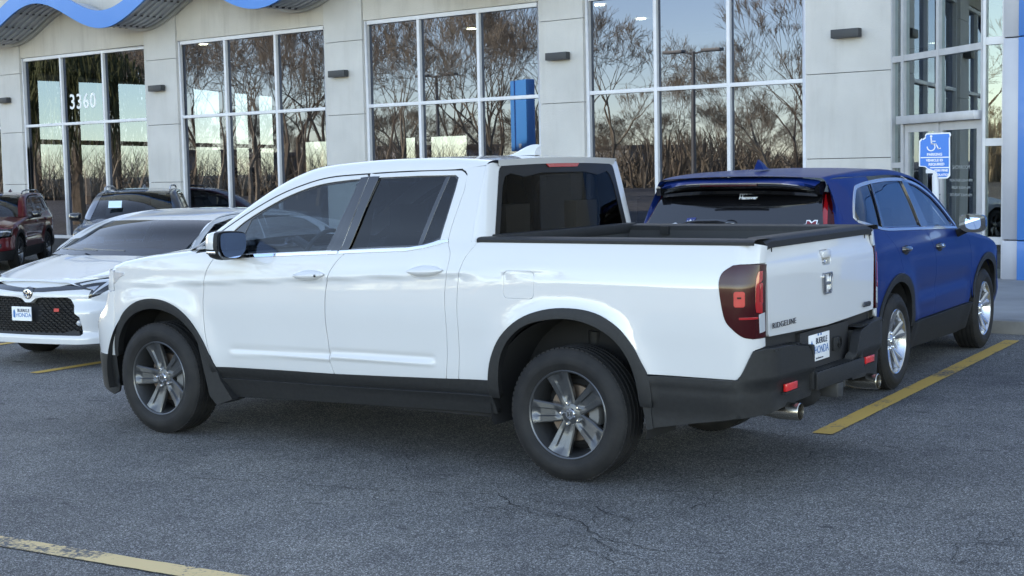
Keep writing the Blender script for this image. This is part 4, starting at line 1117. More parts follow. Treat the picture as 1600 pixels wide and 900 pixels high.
for sg in both:
    c = FB(yb(.585), .553); q = MB(); q.box((c[0]-.012, .585*sg, .556), (.018, .150, .040)); q.build('reflector', M_refl, bump[sg], bevel=.003)
    q = MB(); q.box((c[0]-.010, .585*sg, .529), (.026, .190, .010)); q.build('reflector_lip', M_trimb, bump[sg])
    q = MB(); q.lathe([(.043, .0), (.0465, -.004), (.047, -.02), (.047, -.13), (.043, -.16), (.030, -.20)], 'x', (-1.20, .59*sg, .425), 28); q.lathe([(.043, 0), (.040, -.02), (.038, -.2), (0, -.2)], 'x', (-1.20, .59*sg, .425), 28)
    q.v = [(-2.40-v[0] if False else v[0], v[1], v[2]) for v in q.v]
    q.v = [(-1.20-(v[0]+1.20), v[1], v[2]) for v in q.v]
    q.build('exhaust_tip', M_steel, TR, fixn=True)
pl = empty('licence_plate', (-1.088, .055, .700), 0, TR)
q = MB(); q.box((0, 0, 0), (.006, .300, .150)); q.build('plate', M_plate, pl, bevel=.002)
def ptxt(s, y, z, size, m, **k): text_mesh('plate_text', s, size, m, pl, frame_m((-.0045, y, z), (0, -1, 0), (0, 0, 1)), .0006, **k)
def plate_marks(fn, mk):
    fn('BUERKLE', -.028, .034, .047, M_ink, bold=.0005, xs=.88); fn('HONDA', -.030, -.016, .064, M_inkb, bold=-.0005, xs=.86); fn('buerklehonda.com', 0, -.060, .014, M_ink)
plate_marks(ptxt, None)
q = MB(); q.sm = False
for sg in both: q.box((-.005, .125*sg*0+ .02*sg, .069), (.002, .012, .012))
q.prism([(.128, -.030), (.100, -.045), (.098, .02), (.113, .045), (.128, .02)], -.0036, -.0050, 'yz'); q.build('plate_mark', M_inkb, pl)
q = MB(); q.lathe([(.03, 0), (.035, .012), (.02, .014), (.018, 0)], 'x', (-1.105, -.22, .695), 20); q.box((-1.09, -.20, .69), (.02, .11, .075)); q.build('trailer_socket', M_trimb, TR, bevel=.003)
q = MB(); q.box((-1.10, -.03, .455), (.16, .09, .08)); q.box((-1.13, -.16, .47), (.05, .03, .045)); q.build('hitch_receiver', mat('hitch', (.06, .06, .06), .5, metal=.4), TR, bevel=.006)
q = MB(); q.sphere((-1.00, .12, .44), .10, 14, 8, (1.2, .9, .75)); q.build('spare_tray', M_liner, TR)
# rear window: black surround with darker glass
def FRG(y, z):
    x = .575+.11*(z-1.31)-.030*(1-(y/.78)**2); return (x, y, z)
rg = [(.775, 1.312), (.765, 1.36), (.665, 1.70), (.652, 1.722), (.60, 1.735), (.3, 1.748), (0, 1.752), (-.3, 1.748), (-.60, 1.735), (-.652, 1.722), (-.665, 1.70), (-.765, 1.36), (-.775, 1.312)]
gin = [(.735, 1.325), (.655, 1.62), (.62, 1.675), (.56, 1.69), (.43, 1.668), (.25, 1.690), (-.25, 1.690), (-.43, 1.668), (-.56, 1.69), (-.60, 1.665), (-.64, 1.60), (-.72, 1.325)]
mb = MB(); patch(mb, rg, FRG, -1, [gin], .04, .012, .002); rw = mb.build('rear_window', mat('rear_frit_black', (.010, .010, .011), .35, spec=.3), TR)
mb = MB(); patch(mb, gin, FRG, -1, (), .05, 0, -.002); mb.build('rear_glass', glass_mat('rear_privacy_glass', (.27, .25, .23), .0, .5, gloss=(1, .93, .86)), rw)
mb = MB(); patch(mb, [(.20, 1.748), (-.20, 1.748), (-.165, 1.722), (.165, 1.722)], FRG, -1, (), .03, .006, .009); mb.build('stop_lamp', M_lensr2, rw)
# far-side jamb hides the outside through the cab; cabin furniture
cb = MB(); cb.sm = False
cb.box2((.62, -.86, .55), (3.0, .86, .60)); cb.box2((.60, -.78, .55), (.64, .78, 1.30)); cb.build('cabin_floor', M_intd, TR)
hl2 = MB(); hl2.grid([[(x, y, z-.035) for y in (-.66, 0, .66)] for x, z in ((.66, 1.76), (1.3, 1.775), (2.05, 1.70))]); hl2.build('headliner', mat('headliner', (.35, .35, .35), .9), TR)
dsh = MB(); dsh.grid([[(2.95, y, 1.19), (2.55, y, 1.20), (2.35, y, 1.17), (2.28, y, 1.05), (2.4, y, .8)] for y in (-.84, -.3, .3, .84)]); dsh.build('dashboard', M_intd, TR)
def seat(x, y, w_):
    q = MB(); rows = []
    for t, xx, zz, th_ in ((0, 0, .62, .10), (.2, -.03, .75, .11), (.6, -.12, 1.05, .10), (.85, -.18, 1.26, .075), (1, -.20, 1.32, .04)):
        rows.append([(x+xx+th_*math.cos(a), y+w_*math.sin(a)*(1-.25*smst(.6, 1, t)), zz+.01*math.cos(a)) for a in np.linspace(0, 2*PI, 17)[:-1]])
    q.grid(rows, close=True); q.face([len(q.v)-16+k for k in range(16)])
    q.box((x+.22, y, .62), (.5, 2*w_, .16)); q.build('seat', M_intl, TR)
    h = MB(); h.box((x-.215, y, 1.42), (.09, .26, .17)); h.tube([(x-.2, y+.06, 1.3), (x-.21, y+.06, 1.4)], .007, 6); h.tube([(x-.2, y-.06, 1.3), (x-.21, y-.06, 1.4)], .007, 6)
    h.build('headrest', M_intl, TR, bevel=.03)
for sg in both: seat(1.72, .38*sg, .25); seat(.92, .40*sg, .30)
st = MB(); c = Vector((2.22, .38, 1.17)); ax_ = Vector((.9, 0, .42)).normalized(); up_ = Vector((-.42, 0, .9)).normalized(); sdv = Vector((0, 1, 0))
st.tube([c+up_*.185*math.cos(a)+sdv*.185*math.sin(a) for a in np.linspace(0, 2*PI, 33)], .014, 8, cap=False)
for a in (PI/2, -PI/2, PI): st.tube([c, c+up_*.18*math.cos(a)+sdv*.18*math.sin(a)], .02, 6)
st.sphere(c, .055, 10, 8, (.6, 1, 1)); st.tube([c, c+ax_*.25], .03, 8); st.build('steering_wheel', mat('wheel_grip', (.10, .105, .11), .5), TR)
q = MB(); q.box((2.12, 0, 1.60), (.03, .24, .07)); q.tube([(2.14, 0, 1.6), (2.2, 0, 1.68)], .01, 6); q.build('inside_mirror', M_gblk, TR, bevel=.01)
# door mirrors
def door_mirror(parent, x, y, z, s, shell, sx=1., faces_rear=True):
    """shell (> glass, signal) of a door mirror; faces backwards (-x)"""
    q = MB(); rows = []
    prof = [(0, 1.0), (.03, 1.03), (.06, 1.02), (.10, .93), (.135, .70), (.15, .35), (.153, .02)]
    base = spl([(-.115, .055), (-.095, .078), (0, .088), (.10, .085), (.125, .06), (.130, -.02), (.10, -.075), (.03, -.088), (-.05, -.080), (-.105, -.03)], 3, True)
    for d_, k in prof: rows.append([(x+d_*sx, y+p[0]*k+.01*(1-k), z+p[1]*k) for p in base])
    return q, rows, base
for s in both:
    q, rows, base = door_mirror(None, 2.355, 1.075, 1.275, s, None)
    q.grid(rows, close=True)
    nb = len(base); q.mi = []
    for i in range(len(rows)-1):
        for j in range(nb):
            zc = sum(base[k % nb][1] for k in (j, j+1))/2; q.mi.append(0 if (zc > -.030 and i > 0) else 1)
    mir = q.build('door_mirror', [M_white, M_trimb], DOORF[s], mirror=(s < 0))
    m2 = MB(); m2.face([m2.vert((2.352, 1.075+p[0]*1.0, 1.275+p[1]*1.0)) for p in base]); m2.sm = False; m2.build('mirror_rim', M_gblk, mir, mirror=(s < 0))
    m2 = MB(); m2.sm = False; m2.face([m2.vert((2.338+.05*p[0]+.08*p[1], 1.070+p[0]*.86, 1.277+p[1]*.88)) for p in base]); m2.build('mirror_glass', M_mirr, mir, mirror=(s < 0))
    m2 = MB(); m2.box((2.41, 1.197, 1.235), (.075, .022, .018)); m2.build('turn_signal', M_chr, mir, mirror=(s < 0), bevel=.004)
    m2 = MB(); m2.grid([[(x0, y0, z0+dz) for x0, y0 in ((2.47, .90), (2.43, 1.02), (2.385, 1.02), (2.40, .90))] for z0, dz in ((1.185, 0), (1.245, 0))], close=True); m2.box2((2.40, .88, 1.185), (2.50, 1.0, 1.24)); m2.build('mirror_foot', M_trimb, mir, mirror=(s < 0), bevel=.01)
    m2 = MB(); patch(m2, [(2.552, 1.31), (2.53, 1.325), (2.40, 1.405), (2.485, 1.203), (2.51, 1.205)], FS, -1, (), .03, .004, -.006)
# black liner behind the seams and shuts
def FL(x, z): p = FS(x, z); return (p[0], p[1]-.019, p[2])
def seam_strip(P, w=.016, d=.0095, F=FS, sgn=-1, sides=both, par=None):
    P = [Vector(p) for p in spl(P, 6)]; L = []; R2 = []
    for i, p in enumerate(P):
        t = (P[min(i+1, len(P)-1)]-P[max(i-1, 0)]).normalized(); n = Vector((-t.y, t.x))*w
        a = p+n; b = p-n; L.append((a, p, b))
    mb = MB(); rows = []
    for tri in L:
        r = []
        for q in tri:
            N = nrm(F, q[0], q[1], sgn); r.append(Vector(F(q[0], q[1]))-N*d)
        rows.append(r)
    mb.grid(rows)
    for s in sides: mb.build('door_jamb', M_seam, par or TR, mirror=(s < 0))
seam_strip(B_seam+[(1.645, .44)]); seam_strip(F_seam); seam_strip(R_seam+[(.822, .46)]); seam_strip([(a-.002, b) for a, b in D_seam]+[(.725, .46)])
seam_strip([(-a, b) for a, b in fuel[::2]]+[(-fuel[0][0], fuel[0][1])], w=.008, d=.007, sides=(1,))
mb = MB(); patch(mb, [(1.40, 1.24), (1.40, 1.69), (1.52, 1.69), (1.62, 1.24)], FL, -1, (), .08, 0)
mb2 = MB(); patch(mb2, [(.62, 1.26), (.65, 1.73), (.80, 1.72), (.86, 1.26)], FL, -1, (), .08, 0)
for s in both: mb.build('pillar_liner', M_seam, TR, mirror=(s < 0)); mb2.build('pillar_liner', M_seam, TR, mirror=(s < 0))

seam_strip([(a-.001, b-.004) for a, b in ts[3::4]])
# black bands over the middle pillar
bl1 = [(1.462+.002, 1.690), (1.478+g, 1.692), (1.53+g, 1.45), (1.575+g, 1.28), (1.585, 1.245), (1.70, 1.240), (1.655, 1.36), (1.60, 1.52), (1.565, 1.672)]
bl1 = [(1.478+g, 1.684), (1.53+g, 1.45), (1.578+g, 1.28), (1.592, 1.246), (1.66, 1.243), (1.60, 1.40), (1.545, 1.60), (1.54, 1.679)]
bl2 = [(1.478-g, 1.684), (1.530-g, 1.45), (1.578-g, 1.28), (1.588, 1.246), (1.53, 1.247), (1.48, 1.40), (1.425, 1.60), (1.40, 1.685)]
side_part('pillar_cover', bl1, M_gblk, off=.0025, lip=.006, parent=DOORF); side_part('pillar_cover', bl2, M_gblk, off=.0025, lip=.006, parent=DOORR)
# ------------------------------------------------------------------ the other cars share one shell builder (x forward from the rear axle)
def corner_fn(S, u0, rx, ry, L, front, lean=None):
    """side surface that turns a quarter round the end of the car; u runs outwards along the side, then across"""
    def F(u, z):
        sgn = 1 if front else -1
        if u <= u0: return (sgn*u, S(sgn*u, z), z)
        t = min(1., (u-u0)/L); a = t*PI/2
        x = u0+rx*math.sin(a); y = S(sgn*u0, z)-ry*(1-math.cos(a))
        if u > u0+L: y -= (u-u0-L); x += .05*smst(0, .6, u-u0-L)
        if lean: x += lean(u, z)*smst(u0, u0+L*.6, u)
        return (sgn*x, y, z)
    return F
M_gw2 = glass_mat('tinted_windshield', (.18, .22, .25), .04, .8)
def shell(root, c):
    S = c['S']; pt = c['paint']; wb = c['wb']
    F = lambda x, z: (x, S(x, z), z)
    G = lambda x, z: (x, S(x, z)-.010, z)
    def sp(name, o, m, holes=(), step=.05, lip=.008, fn=F, off=0., par=None, sgn=-1, sides=both):
        mb = MB(); patch(mb, o, fn, sgn, holes, step, lip, off); r = {}
        for s in sides: r[s] = mb.build(name, m, (par[s] if isinstance(par, dict) else par) or root, mirror=(s < 0))
        return r
    out = {}
    for nm in ('front_door', 'rear_door', 'quarter_panel', 'fender'):
        out[nm] = sp(nm, c[nm], pt, c.get(nm+'_holes', ()))
    for par, nm, o, m in c['glass']: sp(nm, o, m, fn=G, par=out[par], lip=0)
    for par, o, holes in c['wframes']: sp('window_frame', o, M_gblk, holes, fn=lambda x, z: (x, S(x, z)-.004, z), par=out[par], lip=.008)
    for o, m in c.get('trims', ()): sp('window_trim', o, m, off=.004, lip=.006, step=.03)
    for o in c.get('clad', ()): sp('side_cladding', o, c.get('cladm', M_trimb), off=.010, lip=.045)
    # liner behind shut lines
    sp('door_jamb', c['liner'], M_seam, fn=lambda x, z: (x, S(x, z)-.013, z), lip=0, step=.1)
    # rails, roof, windshield, rear glass
    A = spl([(x, S(x, z), z) for x, z in c['A']], 5); B = spl(c['B'], 5); rows = []
    for a, b in zip(A, B):
        a = Vector(a); b = Vector(b); m = Vector(((a.x+b.x)/2, a.y-.010, b.z+.002)); rows.append([a*(1-t)**2+m*2*t*(1-t)+b*t*t for t in np.linspace(0, 1, 8)])
    mb = MB(); mb.grid(rows)
    for s in both: mb.build('roof_rail', c.get('railm', pt), root, mirror=(s < 0))
    xw, xr = c['xw'], c['xr']; cr = c.get('crown', .03)
    Br = [p for p in B if xr-.001 <= p[0] <= xw+.03]
    mb = MB(); mb.grid([[(x+c.get('bow', .10)*(1-q*q)*smst(xw-.35, xw, x)-.06*(1-q*q)*smst(xr+.3, xr, x), y*q, z+cr*(1-q*q)) for q in np.linspace(-1, 1, 21)] for x, y, z in Br], flip=True)
    out['roof'] = mb.build('roof', c.get('roofm', pt), root)
    Bw = [p for p in B if p[0] >= xw-.02]
    mb = MB(); mb.grid([[(x+c.get('bow', .10)*(1-q*q), (y-.01)*q, z+.0+cr*(1-q*q)*(1-smst(xw, xw+.5, x))) for q in np.linspace(-1, 1, 17)] for x, y, z in Bw], flip=True)
    out['windshield'] = mb.build('windshield', c.get('wsm', M_gw2), root)
    # hood
    h0, h1 = c['hoodx']; H = c['hood']; HW = c['hoodw']; rows = []
    for x in np.linspace(h0, h1, 22):
        rows.append([(x+c.get('hbow', .12)*(1-q*q)*smst(h1-.5, h1, x)+.08*(1-q*q)*smst(h0+.25, h0, x), HW(x)*q, H(x)+c.get('hcrown', .05)*(1-abs(q)**2.4)+c.get('hcrease', .0)*math.exp(-((abs(q)-.72)/.10)**2)) for q in np.linspace(-1, 1, 33)])
    mb = MB(); mb.grid(rows, flip=True); out['hood'] = mb.build('hood', pt, root)
    rows = []
    for x in np.linspace(h0, c['fenx'], 16):
        a = Vector((x, S(x, H(x)-.05), H(x)-.05)); b = Vector((x, HW(x), H(x)+.001)); m = Vector((x, a.y-.005, b.z+.005)); rows.append([a*(1-t)**2+m*2*t*(1-t)+b*t*t for t in np.linspace(0, 1, 6)])
    mb = MB(); mb.grid(rows)
    for s in both: mb.build('fender_top', pt, root, mirror=(s < 0))
    cw = MB(); cw.box2((h0-.10, -HW(h0), H(h0)-.06), (h0+.10, HW(h0), H(h0)-.005)); cw.build('cowl', M_trimb, root)
    # wells, floor, seats
    for cx in (0, wb):
        mb = MB(); R0 = c['R']+.075; mb.lathe([(0, .50), (R0, .50), (R0, c['hw']-.03)], 'y', (cx, 0, c['R']+.02), 32, a0=-.3, a1=PI+.3)
        for s in both: mb.build('wheel_well', M_liner, root, mirror=(s < 0))
    ub = MB(); ub.box2((-.75, -.50, .24), (wb+.7, .50, .45)); ub.box2((.42, -c['hw']+.09, .24), (wb-.42, c['hw']-.09, .42)); ub.build('underbody', M_liner, root)
    zb = c['belt']; cb = MB(); cb.sm = False
    cb.box2((-.6, -c['hw']+.12, .5), (wb-.4, c['hw']-.12, .56)); cb.build('cabin_floor', M_intd, root)
    ds = MB(); ds.grid([[(h0+.02, y, zb-.02), (h0-.30, y, zb+.01), (h0-.50, y, zb-.02), (h0-.58, y, zb-.15), (h0-.45, y, .6)] for y in (-.72, 0, .72)]); ds.build('dashboard', M_intd, root)
    for x in c['seats']:
        for sg in both:
            q = MB(); rows = []
            for xx, zz, th_ in ((0, zb-.5, .10), (-.05, zb-.3, .11), (-.13, zb-.02, .10), (-.18, zb+.12, .08), (-.20, zb+.17, .03)):
                rows.append([(x+xx+th_*math.cos(a), .36*sg+.24*math.sin(a), zz) for a in np.linspace(0, 2*PI, 15)[:-1]])
            q.grid(rows, close=True); q.box((x-.20, .36*sg, zb+.24), (.10, .24, .15)); q.build('seat', M_intl, root)
    st = MB(); cc = Vector((c['seats'][0]+.52, .36, zb-.02))
    st.tube([cc+Vector((-.4, 0, .9)).normalized()*.18*math.cos(a)+Vector((0, 1, 0))*.18*math.sin(a) for a in np.linspace(0, 2*PI, 25)], .014, 6, cap=False); st.sphere(cc, .07, 8, 6); st.build('steering_wheel', M_gblk, root)
    for cx in (0, wb):
        for s in both: tyre_rim(root, (cx, (c['hw']-.11)*s, c['R']), R=c['R'], w=.225, rr=c['rr'], side=s, rim=c['rim'], style=c['spoke'], phase=c.get('phase', .2))
    for nm, cx, cz in c['handles']:
        q = MB(); 
        rows = []
        for t in np.linspace(-1, 1, 9):
            x = cx+.11*t; rows.append([(x, S(x, cz+.018*k)+.034*(1-abs(t)**4)*(1-.4*k*k)+.004, cz+.018*k) for k in (-1.2, -1, -.5, 0, .5, 1, 1.2)])
        q.grid(rows, flip=True)
        cup = MB(); patch(cup, [(cx+.085*math.cos(a), cz-.008+.036*math.sin(a)) for a in np.linspace(0, 2*PI, 20)[:-1]], F, -1, (), .04, 0, .002)
        for s in both: q.build('handle', c.get('handm', pt), out[nm][s], mirror=(s < 0)); cup.build('handle_recess', M_seam, out[nm][s], mirror=(s < 0))
    # mirrors
    mx, my, mz = c['mirror']
    base = spl([(-.10, .045), (-.08, .070), (0, .078), (.09, .070), (.112, .045), (.115, -.02), (.09, -.06), (.02, -.072), (-.05, -.066), (-.095, -.03)], 3, True)
    q = MB(); rows = [[(mx+d_, my+p[0]*k+.01*(1-k), mz+p[1]*k) for p in base] for d_, k in ((0, 1.), (.03, 1.05), (.06, 1.0), (.10, .88), (.13, .62), (.142, .3), (.144, .02))]
    q.grid(rows, close=True)
    g2 = MB(); g2.sm = False; g2.face([g2.vert((mx-.003, my+.010+p[0]*.60, mz+p[1]*.66)) for p in base])
    g3 = MB(); g3.sm = False; g3.face([g3.vert((mx-.001, my+p[0], mz+p[1])) for p in base])
    ft = MB(); ft.tube([(mx+.10, S(mx, mz-.09)-.03, mz-.095), (mx+.07, my-.05, mz-.045)], [.035, .03], 8)
    for s in both:
        mr = q.build('door_mirror', c.get('mirm', M_gblk), out['front_door'][s], mirror=(s < 0)); g3.build('mirror_rim', M_gblk, mr, mirror=(s < 0)); g2.build('mirror_glass', M_mirr, mr, mirror=(s < 0)); ft.build('mirror_foot', M_trimb, mr, mirror=(s < 0))
    out['sp'] = sp; out['F'] = F
    return out

def make_suv(root, paint, style, clad=M_trimb):
    zs = [.28, .42, .50, .60, .80, .95, 1.05, 1.10, 1.14, 1.18, 1.24, 1.35, 1.5, 1.58, 1.62]; ys = [.86, .900, .918, .915, .928, .934, .930, .918, .900, .884, .862, .822, .760, .722, .69]
    S0 = interp(zs, ys)
    def S(x, z):
        y = S0(z)
        if x < -.3: y -= (.10+.07*smst(1.0, 1.3, z))*((-.3-x)/.75)**2
        if x > 2.9: y -= .10*((x-2.9)/.7)**2
        for cx in (0, 2.7):
            r = math.hypot(x-cx, z-.38); y += .02*math.exp(-((r-.50)/.10)**2)*(1-smst(.85, 1.0, z))
        y += .012*math.exp(-((z-.60)/.05)**2)*smst(.5, .7, x)*(1-smst(2.0, 2.2, x))-.008*math.exp(-((z-.70)/.05)**2)*smst(.5, .7, x)*(1-smst(2.0, 2.2, x))
        return y
    c = dict(S=S, paint=paint, wb=2.70, R=.362, rr=.240, hw=.93, belt=1.16, rim=M_silv, spoke='ten', phase=.35, cladm=clad)
    if style != 'blue': c['rim'] = M_gunm
    c['handm'] = M_gblk if style == 'blue' else paint
    aro = spl([(-.47, .50), (-.455, .60), (-.40, .70), (-.30, .79), (-.12, .862), (.08, .868), (.27, .805), (.39, .69), (.43, .56), (.435, .44)], 3)
    ari = spl([(-.425, .50), (-.41, .585), (-.355, .67), (-.27, .74), (-.11, .805), (.07, .81), (.235, .755), (.34, .66), (.375, .56), (.38, .44)], 3)
    sh_ = lambda P, d: [(a+d, b) for a, b in P]
    arf, aif = sh_(aro, 2.70), sh_(ari, 2.70)
    rs = spl([(-.17, 1.212), (-.10, 1.15), (.0, 1.06), (.075, .98), (.10, .90), (.10, .866)], 3)
    ms = spl([(.885, 1.175), (.92, 1.09), (1.0, 1.0), (1.06, .90), (1.08, .75), (1.075, .60), (1.06, .47)], 3)
    fs_ = spl([(1.80, 1.13), (1.98, 1.08), (2.12, 1.0), (2.19, .88), (2.21, .75)], 3)
    mt = spl([(.79, 1.560), (.885, 1.175)], 2)
    top = spl([(-.62, 1.290), (-.635, 1.33), (-.56, 1.43), (-.455, 1.518), (-.36, 1.548), (0, 1.572), (.43, 1.582), (.79, 1.572), (1.12, 1.525), (1.40, 1.43), (1.62, 1.30), (1.80, 1.165)], 3)
    iT = min(range(len(top)), key=lambda i: abs(top[i][0]-.79)); iR = min(range(len(top)), key=lambda i: abs(top[i][0]+.05))
    g = .004
    belt = [(-.60, 1.285), (-.17, 1.213), (.30, 1.190), (.885, 1.170), (1.3, 1.155), (1.80, 1.135)]
    c['front_door'] = [(top[iT][0]+g, top[iT][1])]+top[iT+1:]+[(1.80-g, 1.13)]+sh_(fs_, -g)+[(2.19, .60), (2.13, .47)]+sh_(ms[::-1], g)
    c['front_door_holes'] = [[(.83, 1.545), (1.12, 1.500), (1.38, 1.408), (1.58, 1.29), (1.745, 1.165), (1.69, 1.155), (1.3, 1.17), (.915, 1.185)]]
    c['rear_door'] = [(-.05, 1.567)]+top[iR+1:iT]+[(top[iT][0]-g, top[iT][1])]+sh_(ms, -g)+[(.44, .47)]+[p for p in aro[::-1] if p[0] > .105]+sh_(rs[::-1], g)+[(-.165, 1.22)]
    c['rear_door_holes'] = [[(-.035, 1.548), (.43, 1.562), (.755, 1.555), (.845, 1.19), (.3, 1.205), (-.13, 1.228)]]
    c['quarter_panel'] = [(-.06, 1.567)]+top[:iR][::-1]+[(-.64, 1.35), (-.56, 1.44)][:0]
    qp_low = [(-.62, 1.288), (-.18, 1.216)]+sh_(rs, -g)+[p for p in aro[::-1] if p[0] < .09]+[(-.47, .50), (-.72, .52), (-.78, .60), (-.80, 1.27), (-.76, 1.50), (-.68, 1.595)]
    c['quarter_panel'] = qp_low+[(-.30, 1.602), (-.06, 1.602)]+[(-.06, 1.571)]+top[:iR][::-1]
    c['fender'] = [(2.17, .47)]+[p for p in arf if p[0] < 3.20][::-1][::-1][:0]
    hood = lambda x: float(np.interp(x, [1.78, 1.9, 2.3, 2.7, 3.0, 3.25, 3.42, 3.55], [1.155, 1.135, 1.085, 1.04, .995, .935, .87, .80]))
    arL = sorted([p for p in arf], key=lambda p: p[0])
    lo_ = [p for p in arf]                 # runs from the rear... left (2.23) to right (3.135)
    c['fender'] = sh_(fs_[::-1], g)[:0]+[(1.81, 1.10)]+[(x, hood(x)-.05) for x in (2.0, 2.3, 2.7, 3.0, 3.2)]+[(3.24, .86), (3.24, .60)]+arf[::-1]+[(2.205, .60)]+sh_(fs_[::-1], g)
    c['hood'] = hood; c['hoodx'] = (1.80, 3.42); c['hoodw'] = lambda x: .80-.05*smst(2.6, 3.3, x)-.14*smst(3.1, 3.5, x); c['fenx'] = 3.24; c['hbow'] = .20; c['hcrease'] = .012
    gq = [(-.075, 1.546), (-.36, 1.526), (-.435, 1.498), (-.53, 1.41), (-.595, 1.325), (-.575, 1.298), (-.18, 1.234)]
    gr_ = [(-.030, 1.544), (.43, 1.558), (.715, 1.553), (.79, 1.20), (.3, 1.21), (-.12, 1.232)]
    gf = [(.90, 1.532), (1.12, 1.495), (1.38, 1.403), (1.57, 1.288), (1.71, 1.18), (1.67, 1.165), (1.3, 1.175), (.985, 1.188)]
    side = M_gp
    c['glass'] = [('rear_door', 'window', gr_, M_gp), ('front_door', 'window', gf, M_gt), ('quarter_panel', 'quarter_window', gq, M_gp)]
    c['wframes'] = [('rear_door', c['rear_door_holes'][0], [gr_]), ('front_door', c['front_door_holes'][0], [gf])]
    # the black pillar bands either side of the middle shut line, and the chrome round the glass
    lower = spl(belt, 4)
    ring_o = [p for p in top if p[0] > -.64][:]
    outer = top; inner = []
    cx_, cz_ = .5, 1.36
    n_ = len(top)
    inner = []
    for i, p in enumerate(top):
        a = Vector(top[max(0, i-1)]); b = Vector(top[min(n_-1, i+1)]); d = (b-a).normalized(); inner.append((p[0]+d.y*.022, p[1]-d.x*.022))
    chrome = M_silv if style == 'blue' else M_gblk
    c['trims'] = [(top+inner[::-1], chrome), ([(x, z-.006) for x, z in lower]+[(x, z+.012) for x, z in lower[::-1]], chrome),
                  ([(.750, 1.552), (.79, 1.563), (.885, 1.55), (.985, 1.19), (.885, 1.186), (.79, 1.19)], M_gblk),
                  ([(-.06, 1.550), (-.03, 1.551), (-.125, 1.226), (-.18, 1.230)], M_gblk)]
    c['liner'] = [(2.24, .50), (2.24, 1.0), (1.85, 1.12), (-.15, 1.20), (-.25, 1.20), (-.05, .98), (.04, .90), (.40, .80), (.46, .50)]
    c['clad'] = [ari+aro[::-1], aif+arf[::-1], [(2.22, .46), (2.22, .24), (2.0, .22), (.5, .25), (.42, .28), (.43, .46), (1.2, .455)],
                 [(-.475, .50), (-.46, .34), (-.85, .36), (-.85, .53), (-.73, .51)]]
    c['A'] = [(-.80, 1.55), (-.68, 1.600), (-.36, 1.603), (0, 1.603), (.43, 1.607), (.79, 1.596), (1.12, 1.552), (1.40, 1.457), (1.62, 1.328), (1.83, 1.165)]
    c['B'] = [(-.80, .60, 1.606), (-.66, .60, 1.622), (-.35, .60, 1.640), (0, .60, 1.652), (.43, .60, 1.655), (.80, .60, 1.640), (1.18, .61, 1.590), (1.48, .64, 1.50), (1.75, .68, 1.36), (2.08, .76, 1.13)]
    c['quarter_panel'] = qp_low[:-1]+[(-.70, 1.594), (-.30, 1.600), (-.06, 1.600)]+[(-.06, 1.571)]+top[:iR][::-1]
    c['xw'] = 1.12; c['xr'] = -.80; c['bow'] = .16; c['crown'] = .018
    c['seats'] = (1.15, .25); c['handles'] = [('rear_door', .22, 1.045), ('front_door', 1.16, 1.015)]; c['mirror'] = (1.66, 1.06, 1.175)
    o = shell(root, c); sp = o['sp']
    # rear end
    FRr = corner_fn(S, .78, .20, .20, .32, False, lambda u, z: -.30*smst(1.12, 1.62, z)*1.0)
    rb_ = [(.79, .60), (.79, 1.262), (1.10, 1.262), (1.10+.62, 1.262), (1.10+.62, .60)]
    sp('tailgate', rb_, paint, fn=FRr, sgn=1)
    sp('rear_bumper', [(.86, .36), (.79, .53), (.79, .595), (1.72, .595), (1.72, .34), (1.1, .34)], M_trimb, fn=FRr, sgn=1, off=.02)
    sp('rear_corner', [(.77, 1.25), (.73, 1.50), (.69, 1.59), (.92, 1.59), (.96, 1.25)], paint, fn=FRr, sgn=1, lip=.004)
    sp('tail_lamp', [(.925, 1.00), (.925, 1.265), (.895, 1.50), (1.00, 1.50), (1.07, 1.262), (1.20, 1.20), (1.20, 1.02)], M_lensr, fn=FRr, sgn=1, off=.006, lip=.02)
    sp('lamp_bar', [(.985, 1.05), (.985, 1.265), (.957, 1.48), (.975, 1.48), (1.03, 1.262), (1.03, 1.05)], M_lensr2, fn=FRr, sgn=1, off=.008, lip=.004)
    def RG(y, z): return (-.985+.72*(z-1.26)+.03*(y/.7)**2+.10*smst(1.45, 1.55, z), y, z)
    mb = MB(); patch(mb, [(.685, 1.262), (.625, 1.48), (.56, 1.565), (-.56, 1.565), (-.625, 1.48), (-.685, 1.262)], RG, -1, (), .06, .01, .0); rg_ = mb.build('rear_glass', M_gblk, root)
    rows = []
    for y in np.linspace(.62, -.62, 25):
        q = abs(y)/.62; xe = -.955+.13*q**3; ze = 1.556-.055*q**4
        rows.append([(-.76, y*.97, 1.616-.03*q**4), (-.86, y, 1.596-.055*q**4), (xe+.02, y, ze+.022), (xe, y, ze+.016), (xe+.002, y, ze+.002), (xe+.03, y, ze-.020), (-.84, y, 1.555)])
    mb = MB(); mb.grid(rows, flip=True); mb.mi = [1 if (i % 6) >= 2 else 0 for i in range(len(mb.f))]; spo = mb.build('spoiler', [paint, M_gblk], root)
    rows = []
    for y in np.linspace(.60, -.60, 21):
        q = abs(y)/.60; rows.append([(-.925+.10*q**3+.0, y, 1.522-.03*q**3), (-.915+.09*q**3, y, 1.50-.025*q*q), (-.88+.06*q, y, 1.485)])
    mb = MB(); mb.grid(rows, flip=True); mb.build('spoiler_underside', M_gblk, spo)
    for sg in both:
        mb = MB(); mb.prism([(-.76, 1.58), (-.88, 1.545), (-.865, 1.49), (-.80, 1.485), (-.74, 1.55)], .60*sg, .635*sg, 'xz'); mb.build('spoiler_fin', M_gblk, spo)
    mb = MB(); mb.box((-.960, 0.02, 1.562), (.012, .44, .016)); mb.build('stop_lamp', M_lensr, spo, bevel=.004)
    mb = MB(); P = [(-1.012+.72*(z-1.26)+.0, y, z) for y, z in ((.02, 1.30), (-.1, 1.315), (.30, 1.305), (.38, 1.30))]
